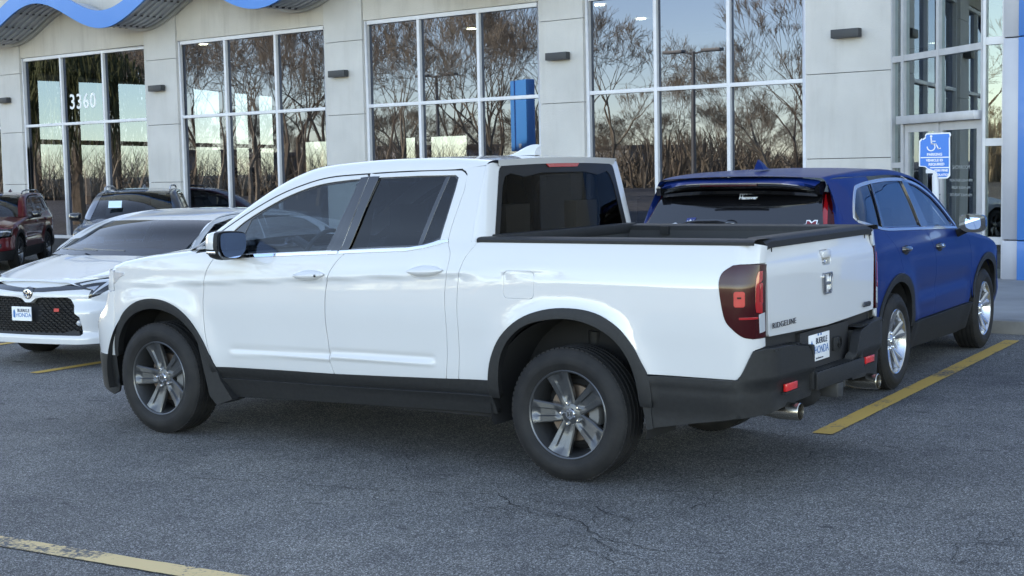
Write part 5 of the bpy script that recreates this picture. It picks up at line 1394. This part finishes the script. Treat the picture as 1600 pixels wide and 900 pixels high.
    mb.tube([(-.985, .0, 1.29), (-.975, .1, 1.305), (-.975, .25, 1.303), (-.985, .36, 1.292)], [.022, .016, .014, .008], 6); mb.sphere((-.985, -.01, 1.288), .035, 8, 6, (1, 1.4, .8)); mb.build('rear_wiper', M_gblk, root)
    mb = MB(); rows = []
    for t in np.linspace(0, 1, 10):
        x = -.20-.22*t; h_ = .075*smst(0, .9, t); rows.append([(x-(.02 if q > .8 else 0), (.022+.016*t)*(1-q**1.5)*sg, 1.668+h_*q) for sg, q in [(1, 0), (1, .4), (1, .8), (1, 1), (-1, .8), (-1, .4), (-1, 0)]])
    mb.grid(rows); mb.face([63+k for k in range(7)][::-1]); mb.build('antenna', paint, root, fixn=True)
    # front end
    FFr = corner_fn(S, 3.20, .40, .42, .52, True, lambda u, z: -.14*smst(.70, 1.0, z)+.02*math.exp(-((z-.5)/.1)**2))
    W_ = 3.72+.475
    if style == 'blue':
        sp('front_bumper', [(3.245, .60), (3.16, .50), (3.17, .26), (W_, .26), (W_, .86), (3.245, .86)], paint, fn=FFr, sgn=-1)
        return o
    sp('front_bumper', [(3.245, .62), (3.16, .50), (3.18, .46), (3.55, .44), (3.62, .36), (W_, .36), (W_, .56), (3.70, .56), (3.60, .62), (3.50, .72), (3.245, .74)], paint, fn=FFr, sgn=-1)
    sp('lower_bumper', [(3.17, .45), (3.17, .24), (W_, .22), (W_, .355), (3.61, .355), (3.54, .43)], M_trimb, fn=FFr, sgn=-1, off=.01)
    sp('bumper_vent', [(3.52, .60), (3.53, .50), (3.66, .50), (3.68, .56)], M_gblk, fn=FFr, sgn=-1, off=.006)
    sp('fog_lamp', rrect(3.56, .515, 3.62, .545, .01), M_clear, fn=FFr, sgn=-1, off=.010)
    hl = sp('headlight', [(3.245, .82), (3.26, .90), (3.45, .905), (3.86, .87), (3.86, .77), (3.60, .755), (3.35, .76)], M_clear if style == 'grey' else M_gblk, fn=FFr, sgn=-1, off=.004, step=.03)
    sp('light_strip', [(3.30, .845), (3.42, .868), (3.84, .845), (3.84, .825), (3.42, .845), (3.32, .828)], M_clear, fn=FFr, sgn=-1, off=.007, par=hl, lip=.003)
    sp('grille', [(3.87, .87), (W_, .88), (W_, .57), (3.72, .57), (3.64, .66), (3.60, .75), (3.87, .765)], M_gblk, fn=FFr, sgn=-1, off=-.004)
    for z in (.62, .67, .72, .80): sp('grille_bar', [(3.80, z), (W_, z), (W_, z+.014), (3.80, z+.014)], M_trimb if style == 'red' else M_silv, fn=FFr, sgn=-1, off=.006, lip=.004)
    sp('bonnet_edge', [(3.245, .865), (3.245, .925), (3.5, .93), (W_, .925), (W_, .885), (3.5, .91), (3.3, .905)], paint, fn=FFr, sgn=-1)
    q = MB(); q.box2((3.40, -.30, .26), (3.55, .30, .90)); q.build('bumper_core', M_gblk, root)
    for sg in both:
        q = MB(); q.tube([(1.0, .60*sg, 1.635), (.95, .60*sg, 1.69), (.6, .60*sg, 1.715), (-.3, .60*sg, 1.712), (-.62, .60*sg, 1.665)], .016, 8); q.build('roof_bar', M_gblk if style == 'red' else M_alu, root)
    return o

M_bluep = noise_on(mat('royal_blue_paint', (.001, .023, .135), .4, metal=.1, coat=.16, coat_rough=.03, spec=.1), 2, .05)
BS = empty('blue_suv', (.428, -2.949, 0), math.radians(-87.784)); BS.name = 'parked_suv'
tag(BS, 'deep blue compact SUV with silver wheels nosed in to the entrance kerb behind the pickup', 'SUV')
_o = make_suv(BS, M_bluep, 'blue', M_trimb)
# stickers on its rear glass
def rgpt(y, z, d=.006): return (-.985+.72*(z-1.26)+.03*(y/.7)**2-d, y, z)
def rsticker(name, poly, m, d=.005, par=None):
    q = MB(); patch(q, poly, lambda y, z: rgpt(y, z, d), -1, (), .05, .001); return q.build(name, m, par or BS)
st1 = rsticker('window_sticker', [(.37, 1.262), (.355, 1.325), (.285, 1.330), (.298, 1.262)], mat('sticker_navy', (.03, .05, .20), .5))
rsticker('sticker_figure', [(.348, 1.272), (.345, 1.295), (.352, 1.31), (.337, 1.303), (.325, 1.318), (.312, 1.305), (.298, 1.315), (.308, 1.295), (.318, 1.285), (.330, 1.270)], M_plate, .007, st1)
rsticker('window_sticker', [(.48, 1.262), (.475, 1.285), (.44, 1.292), (.42, 1.285), (.42, 1.262)], M_plate)
st2 = rsticker('window_sticker', [(-.545, 1.262), (-.545, 1.285), (-.56, 1.285), (-.56, 1.312), (-.585, 1.312), (-.60, 1.298), (-.615, 1.312), (-.64, 1.312), (-.64, 1.285), (-.652, 1.285), (-.652, 1.262)], M_plate)
rsticker('sticker_letter', [(-.560, 1.268), (-.565, 1.280), (-.565, 1.305), (-.580, 1.305), (-.60, 1.288), (-.62, 1.305), (-.633, 1.305), (-.633, 1.280), (-.64, 1.268), (-.612, 1.268), (-.612, 1.282), (-.60, 1.272), (-.588, 1.282), (-.588, 1.268)], mat('maroon', (.20, .02, .03), .5), .007, st2)
text_mesh('glass_lettering', 'Hanover', .040, M_plate, BS, frame_m((-1.012+.135, -.10, 1.470), (0, -1, 0), (.55, 0, .83)), .001, bold=.001)

M_greyp = noise_on(mat('slate_grey_paint', (.055, .068, .088), .3, metal=.5, coat=1.), 2, .06)
M_redp = noise_on(mat('dark_red_paint', (.15, .004, .008), .3, metal=.35, coat=1.), 2, .06)
def pose_root(name, fx, fy, deg, wb=2.70):
    a = math.radians(deg); return empty(name, (fx-wb*math.cos(a), fy-wb*math.sin(a), 0), a)
GS = empty('parked_suv', (17.77, -12.23, -.20), math.radians(132.4)); tag(GS, 'dark slate SUV facing out with a pale notice on its windshield, behind the white sedan', 'SUV')
make_suv(GS, M_greyp, 'grey', noise_on(mat('silver_cladding', (.40, .41, .43), .4, metal=.5), 3, .05))
RS = empty('parked_suv', (23.78, -13.63, -.20), math.radians(128.6)); RS.scale = (.955, .955, .955); tag(RS, 'dark red SUV under the 3360 window, its nose cut off by the photo edge', 'SUV')
make_suv(RS, M_redp, 'red')
for r_, pts in ((GS, ((.30, 1.32, .30, .18),)), ):
    q = MB(); q.sm = False
    z0, z1 = 1.335, 1.46; f = lambda y, z: (2.235-1.08*(z-1.13)-.10*(y/.7)**2+.02, y, z)
    q.grid([[f(y, z) for y in (-.44, -.20)] for z in (z0, z1)]); q.build('windshield_notice', mat('notice_paper', (.62, .78, .80), .6), r_)
for r_ in (GS, RS):
    q = MB(); q.box((1.24, .47, 1.555), (.02, .14, .03)); q.build('stock_tag', M_plate, r_)
# ------------------------------------------------------------------ white sedan facing out, left of the pickup's nose
_a = math.radians(96.74)
SD = empty('parked_sedan', (7.055-.06*math.sin(_a)*1-2.65*math.cos(_a), -1.821+.06*math.cos(_a)-2.65*math.sin(_a), 0), _a)
tag(SD, 'glossy white sedan facing out with black honeycomb grille, partly hidden by the pickup', 'sedan')
def make_sedan(root, paint):
    S0 = interp([.18, .30, .40, .55, .70, .80, .88, .94, 1.0, 1.1, 1.2, 1.28, 1.33], [.80, .845, .862, .866, .880, .882, .874, .855, .830, .785, .735, .688, .65])
    def S(x, z):
        y = S0(z)
        if x < -.2: y -= .12*((-.2-x)/.8)**2
        if x > 2.7: y -= .10*((x-2.7)/.6)**2
        for cx in (0, 2.65):
            r = math.hypot(x-cx, z-.34); y += .018*math.exp(-((r-.46)/.09)**2)*(1-smst(.75, .9, z))
        return y
    c = dict(S=S, paint=paint, wb=2.65, R=.325, rr=.225, hw=.885, belt=.97, rim=M_gunm, spoke='ten', phase=.1)
    aro = spl([(-.375, .24), (-.385, .34), (-.36, .46), (-.27, .60), (-.12, .69), (.04, .705), (.20, .665), (.32, .56), (.38, .42), (.385, .24)], 3)
    sh_ = lambda P, d: [(a+d, b) for a, b in P]
    arf = sh_(aro, 2.65); g = .004
    ms = spl([(1.00, .985), (1.02, .90), (1.05, .75), (1.05, .50), (1.02, .24)], 3)
    fs_ = spl([(2.27, .975), (2.25, .90), (2.22, .75), (2.19, .50), (2.16, .26)], 3)
    rs = spl([(-.02, .99), (.10, .90), (.28, .76), (.36, .64)], 3)
    top = spl([(-.30, 1.01), (-.10, 1.13), (.15, 1.235), (.45, 1.285), (.85, 1.305), (1.15, 1.305), (1.50, 1.292), (1.80, 1.245), (2.05, 1.13), (2.28, .992)], 4)
    iT = min(range(len(top)), key=lambda i: abs(top[i][0]-.96)); iR = min(range(len(top)), key=lambda i: abs(top[i][0]-.02))
    c['front_door'] = [(top[iT][0]+g, top[iT][1])]+top[iT+1:]+sh_(fs_, -g)+sh_(ms[::-1], g)
    wf = [(1.02, 1.284), (1.20, 1.284), (1.46, 1.268), (1.76, 1.222), (1.99, 1.115), (2.18, 1.005), (1.5, 1.0), (1.05, 1.0)]
    wr = [(-.02, 1.02), (.02, 1.12), (.2, 1.215), (.47, 1.262), (.9, 1.280), (.965, 1.0), (.4, 1.005)]
    c['front_door_holes'] = [wf]; c['rear_door_holes'] = [wr]
    c['rear_door'] = [(-.10, 1.128)]+top[iR-3:iT]+[(top[iT][0]-g, top[iT][1])]+sh_(ms, -g)+[(.40, .24)]+[p for p in aro[::-1] if p[0] > .37]+sh_(rs[::-1], g)
    c['quarter_panel'] = top[:iR-3][::-1]+[(-.72, .975), (-.80, .93), (-.84, .60), (-.80, .30), (-.50, .26)]+aro[:-5]+sh_(rs[::-1], -g)
    H = lambda x: float(np.interp(x, [2.05, 2.23, 2.43, 2.63, 2.87, 3.04, 3.20, 3.35, 3.50, 3.58], [.975, .955, .925, .895, .855, .82, .785, .755, .725, .70]))
    c['fender'] = [(2.13, .96)]+[(x, H(x)-.04) for x in (2.3, 2.6, 2.9, 3.1)]+[(3.16, .74), (3.16, .60), (3.12, .42), (3.05, .24)]+arf[::-1]+sh_(fs_[::-1], g)
    c['fender'] = [(2.30, H(2.30)-.035)]+[(x, H(x)-.04) for x in (2.4, 2.6, 2.9, 3.1)]+[(3.16, .745), (3.16, .24)]+arf[::-1]+[(2.19, .26)]+sh_(fs_[::-1], g)[:-2]
    c['hood'] = H; c['hoodx'] = (2.16, 3.47); c['hoodw'] = lambda x: .79-.04*smst(2.6, 3.1, x)-.20*smst(3.1, 3.5, x); c['fenx'] = 3.16; c['hbow'] = .035; c['hcrown'] = .045; c['hcrease'] = .012
    c['A'] = [(-.62, .985), (-.30, 1.02)]+[(a, b+.006) for a, b in top[4::5]]+[(2.34, .972)]
    c['B'] = [(-.66, .66, .995), (-.32, .60, 1.09), (-.10, .56, 1.19), (.15, .53, 1.275), (.45, .52, 1.33), (.85, .56, 1.352), (1.15, .59, 1.342), (1.50, .635, 1.296), (1.80, .695, 1.218), (2.08, .75, 1.094), (2.42, .815, .952)]
    c['xw'] = 1.66; c['xr'] = .30; c['bow'] = .13; c['crown'] = .012
    c['liner'] = [(2.22, .30), (2.22, .92), (.02, .95), (.30, .75), (.38, .60), (.40, .30)]
    c['glass'] = [('front_door', 'window', wf, M_gt), ('rear_door', 'window', wr, M_gp)]
    c['wframes'] = []
    c['trims'] = [([(.975, 1.292), (1.01, 1.29), (1.045, .995), (.965, .995), (.92, 1.285)], M_gblk)]
    c['wsm'] = glass_mat('sedan_windshield', (.10, .135, .18), .02, .45)
    c['seats'] = (1.10, .25); c['handles'] = [('rear_door', .22, .86), ('front_door', 1.17, .85)]; c['mirror'] = (1.93, .98, 1.0)
    c['mirm'] = paint
    o = shell(root, c); sp = o['sp']
    # rear glass and tail kept simple: hidden from the front
    Bq = spl(c['B'], 5); mb = MB(); mb.grid([[(x-.16*(1-q*q), (y-.01)*q, z+.012*(1-q*q)) for q in np.linspace(-1, 1, 13)] for x, y, z in Bq if x <= .32], flip=True); mb.build('rear_glass', M_gp, root)
    mb = MB(); rows = []
    for x, z in ((-.48, .985), (-.85, .975), (-1.0, .96), (-1.02, .80), (-1.0, .60), (-1.05, .45), (-1.0, .26)):
        rows.append([(x+.16*abs(q)**3, .80*q, z) for q in np.linspace(-1, 1, 17)])
    mb.grid(rows); mb.build('boot', paint, root)
    # nose: everything mapped over (y, z)
    def N(y, z):
        a = abs(y); x = 3.60-.06*(a/.6)**2-(.42*((a-.55)/.35)**2 if a > .55 else 0)
        x += -.10*smst(.66, .80, z)+.012*math.exp(-((z-.47)/.10)**2)+.03*smst(.34, .26, z)-.03*smst(.5, .62, z)
        return (x, y, z)
    def np_(name, o_, m, holes=(), off=0., lip=.02, step=.03, par=None): 
        mb = MB(); patch(mb, o_, N, 1, holes, step, lip, off); return mb.build(name, m, par or root)
    half = [(.03, .590), (.085, .625), (.155, .637), (.443, .640), (.483, .622), (.527, .566), (.544, .499), (.588, .465), (.603, .392), (.608, .311), (.590, .296)]
    opening = half+[(-a, b) for a, b in half[::-1]]
    out_h = [(.0, .672), (.10, .682), (.168, .683), (.321, .694), (.59, .709), (.648, .700), (.636, .627), (.705, .655), (.745, .695), (.84, .70), (.845, .50), (.84, .30), (.80, .225), (.60, .222)]
    outer = out_h+[(-a, b) for a, b in out_h[::-1][:-1]]
    np_('front_bumper', outer, paint, [opening], step=.025, lip=.04)
    top_h = [(0, .718), (.09, .715), (.323, .731), (.509, .768), (.75, .812), (.80, .80)]
    # black lamp band with bright elements
    for sg in both:
        P = [(.06, .683), (.06, .713), (.323, .729), (.509, .766), (.70, .803), (.80, .808), (.79, .76), (.735, .698), (.705, .657), (.637, .628), (.650, .700), (.59, .710), (.321, .695), (.168, .684)]
        hl = np_('headlight', [(a*sg, b) for a, b in P], M_gblk, off=.002, lip=.02, step=.02)
        P = [(.52, .752), (.66, .785), (.75, .797), (.745, .770), (.70, .705), (.660, .655), (.690, .722), (.715, .768), (.63, .760), (.55, .742)]
        np_('light_strip', [(a*sg, b) for a, b in P], M_clear, off=.005, lip=.003, step=.02, par=hl)
        P = [(.60, .722), (.68, .735), (.665, .690), (.655, .705)]
        np_('lamp_lens', [(a*sg, b) for a, b in P], M_silv, off=.005, lip=.003, step=.02, par=hl)
        q = MB(); q.lathe([(0, .012), (.018, .010), (.026, 0), (.030, -.01)], 'x', (N(.565, .408)[0]-.02, .562*sg, .408), 16); q.build('fog_lamp', M_clear, root)
        P = [(.47, .300), (.59, .305), (.575, .335), (.53, .348), (.44, .325)]
        np_('bumper_blade', [(a*sg, b) for a, b in P], M_trimb, off=.0, lip=.01)
    lip_h = [(0, .722), (.09, .719), (.323, .735), (.509, .772), (.75, .816), (.80, .818), (.79, .835), (.5, .80), (.25, .79), (0, .787)]
    np_('bonnet_edge', lip_h+[(-a, b) for a, b in lip_h[::-1][1:-1]], paint, off=.002, lip=.01)
    gb_ = MB(); gb_.sm = False
    gb_.grid([[(N(y, z)[0]-.07, y, z) for y in np.linspace(-.63, .63, 21)] for z in (.28, .45, .65)]); gb_.build('grille_back', M_liner, root)
    gm = MB(); r0 = 0
    for k in range(15):
        z = .622-k*.0215
        for j in range(-10, 11):
            y = (j+.5*(k % 2))*.060
            if abs(y) > .60 or (z > .50 and abs(y) > .52) or (abs(y) < .13 and .41 < z < .57) or (z > .59 and abs(y) < .10): continue
            x = N(y, z)[0]-.035; gm.box((x, y, z), (.02, .040, .006)); gm.box((x-.004, y+.026, z-.0105), (.012, .005, .020), Matrix.Rotation(.45, 3, 'X'))
    gm.build('grille', noise_on(mat('grille_mesh', (.022, .022, .024), .4), 8, .3), root)
    lb = np_('grille_blade', [(-.59, .300), (.59, .300), (.57, .322), (-.57, .322)], M_trimb, off=-.015)
    q = MB(); ex_ = N(0, .668)[0]
    q.lathe([(0, .010), (.050, .008), (.058, .002), (.062, -.02)], 'x', (ex_-.005, 0, .668), 28); em_ = q.build('emblem', M_gblk, root)
    q = MB()
    for rx_, rz_, cz_ in ((.046, .036, .668), (.017, .034, .668), (.034, .014, .684)):
        q.tube([(ex_+.008, rx_*math.cos(a), cz_+rz_*math.sin(a)) for a in np.linspace(0, 2*PI, 25)], .005, 6, cap=False)
    q.build('emblem_rings', M_chr, em_)
    np_('badge', [(.325, .512), (.378, .512), (.372, .540), (.320, .540)], mat('red_badge', (.55, .04, .02), .4), off=.0, lip=.004)
    p2 = empty('licence_plate', (N(0, .49)[0]+.012, -.032, .488), PI, root)
    q = MB(); q.box((0, 0, 0), (.008, .235, .128)); q.build('plate', M_plate, p2)
    def pt2(s, y, z, size, m, **k): text_mesh('plate_text', s, size, m, p2, frame_m((-.0048, y, z), (0, -1, 0), (0, 0, 1)), .0006, **k)
    pt2('BUERKLE', -.025, .028, .040, M_ink, bold=.001, xs=.92); pt2('HONDA', -.022, -.014, .055, M_inkb, xs=.92)
    q = MB(); q.sm = False; q.prism([(.10, -.03), (.078, -.04), (.076, .02), (.088, .04), (.10, .02)], -.0042, -.0055, 'yz'); q.build('plate_mark', M_inkb, p2)
    q = MB(); q.box((1.82, .05, 1.20), (.03, .20, .045)); q.build('inside_mirror', M_gblk, root, bevel=.01)
    for y0, y1 in ((.30, -.35), (-.05, -.62)):
        q = MB(); q.tube([(2.60-.0, y0, 1.00), (2.58, (y0+y1)/2, 1.005), (2.46, y1, 1.01)], .008, 6); q.build('wiper', M_gblk, root)
    for ch in list(o['front_door'][-1].children):
        if ch.name.startswith('door_mirror'):
            for c2 in list(ch.children): bpy.data.objects.remove(c2)
            bpy.data.objects.remove(ch)
    return o
make_sedan(SD, M_white)
# ------------------------------------------------------------------ bare trees, lamps and a pylon across the lot: seen mirrored in the showroom glass
M_bark = noise_on(mat('bark', (.27, .21, .155), .95), 6, .35)
M_bark2 = noise_on(mat('pale_bark', (.34, .28, .21), .95), 6, .35)
M_willow = noise_on(mat('willow_leaf', (.12, .13, .05), .9), 9, .4, (.07, .08, .03))
def tree_mesh(seed, H, spread=.5, depth=6, thick=.20, upright=.5):
    rnd = random.Random(seed); b = MB(); tw = MB()
    def grow(p, d, L, r, k):
        n = 3 if k > 1 else 2; pts = [p]; rs_ = [r]; q = p; dd = d
        for i in range(n):
            dd = (dd+Vector((rnd.gauss(0, .13), rnd.gauss(0, .13), rnd.gauss(.03, .08)))).normalized(); q = q+dd*L/n; pts.append(q); rs_.append(r*(1-.38*(i+1)/n))
        rs_ = [max(v, .0068 if k < 3 else 0) for v in rs_]; b.tube(pts, rs_, 5 if k > 3 else 3, cap=False)
        if k == 0: return
        nb = 2 if rnd.random() < .45 else 3
        if k == 1: nb = 4
        for j in range(nb):
            a = rnd.uniform(0, 2*PI); sp = spread*rnd.uniform(.6, 1.35); ax = dd.orthogonal().normalized(); ax.rotate(Matrix.Rotation(a, 3, dd))
            nd = (dd+ax*sp+Vector((0, 0, upright*.25))).normalized(); t = rnd.uniform(.55, 1) if j else 1
            st = pts[-1] if t > .9 else pts[-2].lerp(pts[-1], t)
            grow(st, nd, L*rnd.uniform(.66, .86), rs_[-1]*rnd.uniform(.62, .85), k-1)
    L0 = H*.21
    grow(Vector((0, 0, -.1)), Vector((rnd.gauss(0, .04), rnd.gauss(0, .04), 1)).normalized(), L0, H*thick*.1, depth)
    return b
protos = []
def plant(name, proto, x, y, rz, sc, lab, cat='tree', grp='bare trees across the lot'):
    """proto: list of (part name, mesh object) ; first use moves, later uses copy"""
    if not proto.get('used'): o = proto['root']; proto['used'] = True
    else: o = copy_tree(proto['root'])
    o.location = (x, y, 0); o.rotation_euler = (0, 0, rz); o.scale = (sc, sc, sc); tag(o, lab, cat, grp); return o
TP = []
for i, (sd_, H_, spd, up) in enumerate(((3, 12, .55, .5), (8, 13, .42, .9), (15, 11, .62, .3), (23, 12.5, .5, .6), (31, 11, .38, 1.2))):
    r = empty('bare_tree', (0, 0, 0)); t = tree_mesh(sd_, H_, spd, 7, .115, up); t.build('branches', M_bark if i % 2 else M_bark2, r); TP.append({'root': r})
# willow with hanging strands
rw_ = empty('willow_tree', (0, 0, 0)); t = tree_mesh(44, 9, .5, 4, .35, .4); t.build('trunk', M_bark, rw_)
lf = MB(); lf.sm = False; rnd = random.Random(9)
for k in range(1700):
    a = rnd.uniform(0, 2*PI); r = 3.3*math.sqrt(rnd.random()); z0 = 6.9-.20*r*r+rnd.uniform(-.9, .3); p = Vector((r*math.cos(a), r*math.sin(a), z0)); L = rnd.uniform(1.0, 3.2)
    w = Vector((rnd.gauss(0, 1), rnd.gauss(0, 1), 0)).normalized()*rnd.uniform(.018, .042); n = 4; dx = Vector((rnd.gauss(0, .12), rnd.gauss(0, .12), 0))
    lf.grid([[tuple(p+dx*i-Vector((0, 0, L*i/n))+w*(1-.2*i)), tuple(p+dx*i-Vector((0, 0, L*i/n))-w*(1-.2*i))] for i in range(n+1)])
lf.build('hanging_leaves', M_willow, rw_)
tag(rw_, 'weeping willow with yellow green strands, mirrored in the 3360 window', 'tree')
def facade_mirror(u, v_depth):
    """ground point whose mirror image in the glass lies on the sight line through photo column u, at the given path length"""
    yaw = math.radians(-56.396); a = yaw-math.atan((u-800)/2276.09)
    p = Vector((-4.112+math.cos(a)*v_depth, 7.666+math.sin(a)*v_depth))
    n = Vector((math.sin(math.radians(5.3142)), math.cos(math.radians(5.3142)))); o = Vector((3.26, -13.9))-n*.1
    d = (p-o).dot(n); return p-2*d*n

rnd = random.Random(77)
LABT = 'bare leafless tree across the lot, seen mirrored in the showroom glass'
spots = [(20, 78, 0), (60, 95, 3), (215, 70, 1), (300, 88, 0), (345, 68, 4), (395, 84, 2), (440, 70, 1), (470, 90, 4), (500, 74, 3), (590, 80, 1), (620, 66, 4), (660, 88, 0), (700, 72, 3), (740, 95, 1), (790, 66, 0), (850, 84, 2), (925, 74, 3), (960, 95, 2), (1010, 110, 4), (1060, 112, 1), (1110, 104, 2), (1150, 116, 4), (1215, 82, 0), (1250, 100, 3), (1300, 96, 1), (1420, 90, 2), (1560, 80, 3), (130, 110, 1), (180, 104, 2), (250, 100, 4)]
for u, dep, k in spots:
    p = facade_mirror(u, dep); plant('tree', TP[k], p.x, p.y, rnd.uniform(0, 6), rnd.uniform(1.0, 1.35)*(dep/80)**.7*(.62 if 990 < u < 1200 else 1.), LABT)
p = facade_mirror(128, 58); rw_.location = (p.x, p.y, 0)
for k in range(18):
    u = rnd.uniform(-40, 860) if k < 17 else rnd.uniform(1150, 1300); dep = rnd.uniform(92, 118); p = facade_mirror(u, dep); plant('tree', TP[rnd.randrange(5)], p.x, p.y, rnd.uniform(0, 6), rnd.uniform(1.25, 1.6), LABT)
for k in range(120):
    u = -80+k*14+rnd.uniform(-20, 20); dep = rnd.uniform(96, 138); p = facade_mirror(u, dep)
    o = plant('shrub', TP[rnd.randrange(5)], p.x, p.y, rnd.uniform(0, 6), rnd.uniform(.50, .95), 'small bare tree in the far brush line, seen mirrored in the showroom glass', 'tree', 'small bare trees in the brush line')
    o.name = 'bare_tree'; o.scale.z *= .8
# far thicket: a dense mass of twigs nobody could count
th = MB(); th.sm = False
for k in range(16000):
    u = rnd.uniform(-250, 1900); dep = rnd.uniform(112, 150); p = facade_mirror(u, dep); h = rnd.uniform(1.0, 4.4)*(.8+.3*math.sin(u*.013)); w = rnd.uniform(.03, .10)
    a = rnd.gauss(0, .9); b = rnd.gauss(0, .9); c = rnd.uniform(0, PI); wx, wy = w*math.cos(c), w*math.sin(c)
    i0 = len(th.v); q = (p.x+a*.5, p.y+b*.5)
    for (x, y, z, s_) in ((p.x, p.y, 0, 1.4), (q[0], q[1], h*.55, 1.), (p.x+a*1.4, p.y+b*1.4, h, .3)): th.vert((x-wx*s_, y-wy*s_, z)); th.vert((x+wx*s_, y+wy*s_, z))
    th.face((i0, i0+1, i0+3, i0+2)); th.face((i0+2, i0+3, i0+5, i0+4))
for k in range(7000):      # and beyond the building, seen through the showroom's end glazing
    a0 = math.radians(rnd.uniform(-66, -38)); dep = rnd.uniform(66, 105); p = Vector((-4.1+math.cos(a0)*dep, 7.7+math.sin(a0)*dep)); h = rnd.uniform(1.0, 3.4); w = rnd.uniform(.008, .022)
    a = rnd.gauss(0, 1.1); b = rnd.gauss(0, 1.1); c = rnd.uniform(0, PI); wx, wy = w*math.cos(c), w*math.sin(c); i0 = len(th.v)
    for (x, y, z, s_) in ((p.x, p.y, 0, 1.4), (p.x+a*.5, p.y+b*.5, h*.55, 1.), (p.x+a*1.4, p.y+b*1.4, h, .3)): th.vert((x-wx*s_, y-wy*s_, z)); th.vert((x+wx*s_, y+wy*s_, z))
    th.face((i0, i0+1, i0+3, i0+2)); th.face((i0+2, i0+3, i0+5, i0+4))
tag(th.build('thicket', M_bark2), 'brown winter thicket along the far side of the lot', 'thicket', kind='stuff')
# pole lamps
def pole_lamp(u, dep, H, lab):
    p = facade_mirror(u, dep); r = empty('lot_lamp', (p.x, p.y, 0)); M_p = mat('pole_grey', (.16, .165, .17), .5, metal=.3)
    q = MB(); q.tube([(0, 0, 0), (0, 0, H)], [.11, .07], 10); q.build('pole', M_p, r)
    q = MB(); q.tube([(0, 0, .0), (0, 0, .7)], .28, 14); q.build('base', M_conc, r)
    for sg in both:
        q = MB(); q.tube([(0, 0, H-.1), (.5*sg, 0, H)], .04, 6); q.box((.85*sg, 0, H+.02), (.85, .36, .12)); q.build('lamp_head', M_p, r, bevel=.03)
    r.rotation_euler = (0, 0, math.radians(-8)); tag(r, lab, 'lamp', 'lot lamps'); return r
pole_lamp(1087, 58, 6.1, 'twin headed lot lamp mirrored in the widest showroom window'); pole_lamp(690, 74, 6.4, 'twin headed lot lamp mirrored among branches above the pickup cab')
# blue pylon
p = facade_mirror(822, 52); PY = empty('pylon_sign', (p.x, p.y, 0), math.radians(20))
q = MB(); q.box((0, 0, 3.55), (1.25, .35, 2.5)); q.build('panel', mat('pylon_blue', (.06, .40, .95), .4), PY, bevel=.03)
q = MB(); q.box((.25, 0, 3.55), (.06, .40, 2.5)); q.build('panel_rib', mat('rib_blue', (.02, .12, .40), .4), PY); q = MB(); q.box((.0, 0, 1.2), (.35, .2, 2.4)); q.build('post', M_trimb, PY)
q = MB(); q.box((-.12, 0, 2.48), (.20, .38, .16)); q.build('mark', M_plate, PY)
tag(PY, 'tall blue pylon panel mirrored in the glass above the pickup cab', 'sign')
# low pale buildings beyond
for u, dep, w_, h_, c_ in ((250, 132, 18, 3.4, (.45, .45, .44)), (420, 128, 12, 3.0, (.40, .36, .30)), (980, 135, 9, 3.2, (.5, .5, .46)), (620, 140, 22, 3.6, (.42, .42, .43))):
    p = facade_mirror(u, dep); r = empty('low_building', (p.x, p.y, 0), .1); q = MB(); q.box((0, 0, h_/2), (w_, 8, h_)); q.build('wall', mat('far_wall', c_, .9), r)
    q = MB(); q.box((0, 0, h_+.15), (w_+.5, 8.5, .3)); q.build('roof', M_roofm, r)
    for k in range(4): q = MB(); q.box((-w_/2+w_*(k+.5)/4, -4.02, 1.5), (w_*.12, .06, 1.3)); q.build('window', M_gblk, r)
    tag(r, 'low pale building beyond the bare trees, mirrored in the glass', 'building', 'low buildings past the trees')
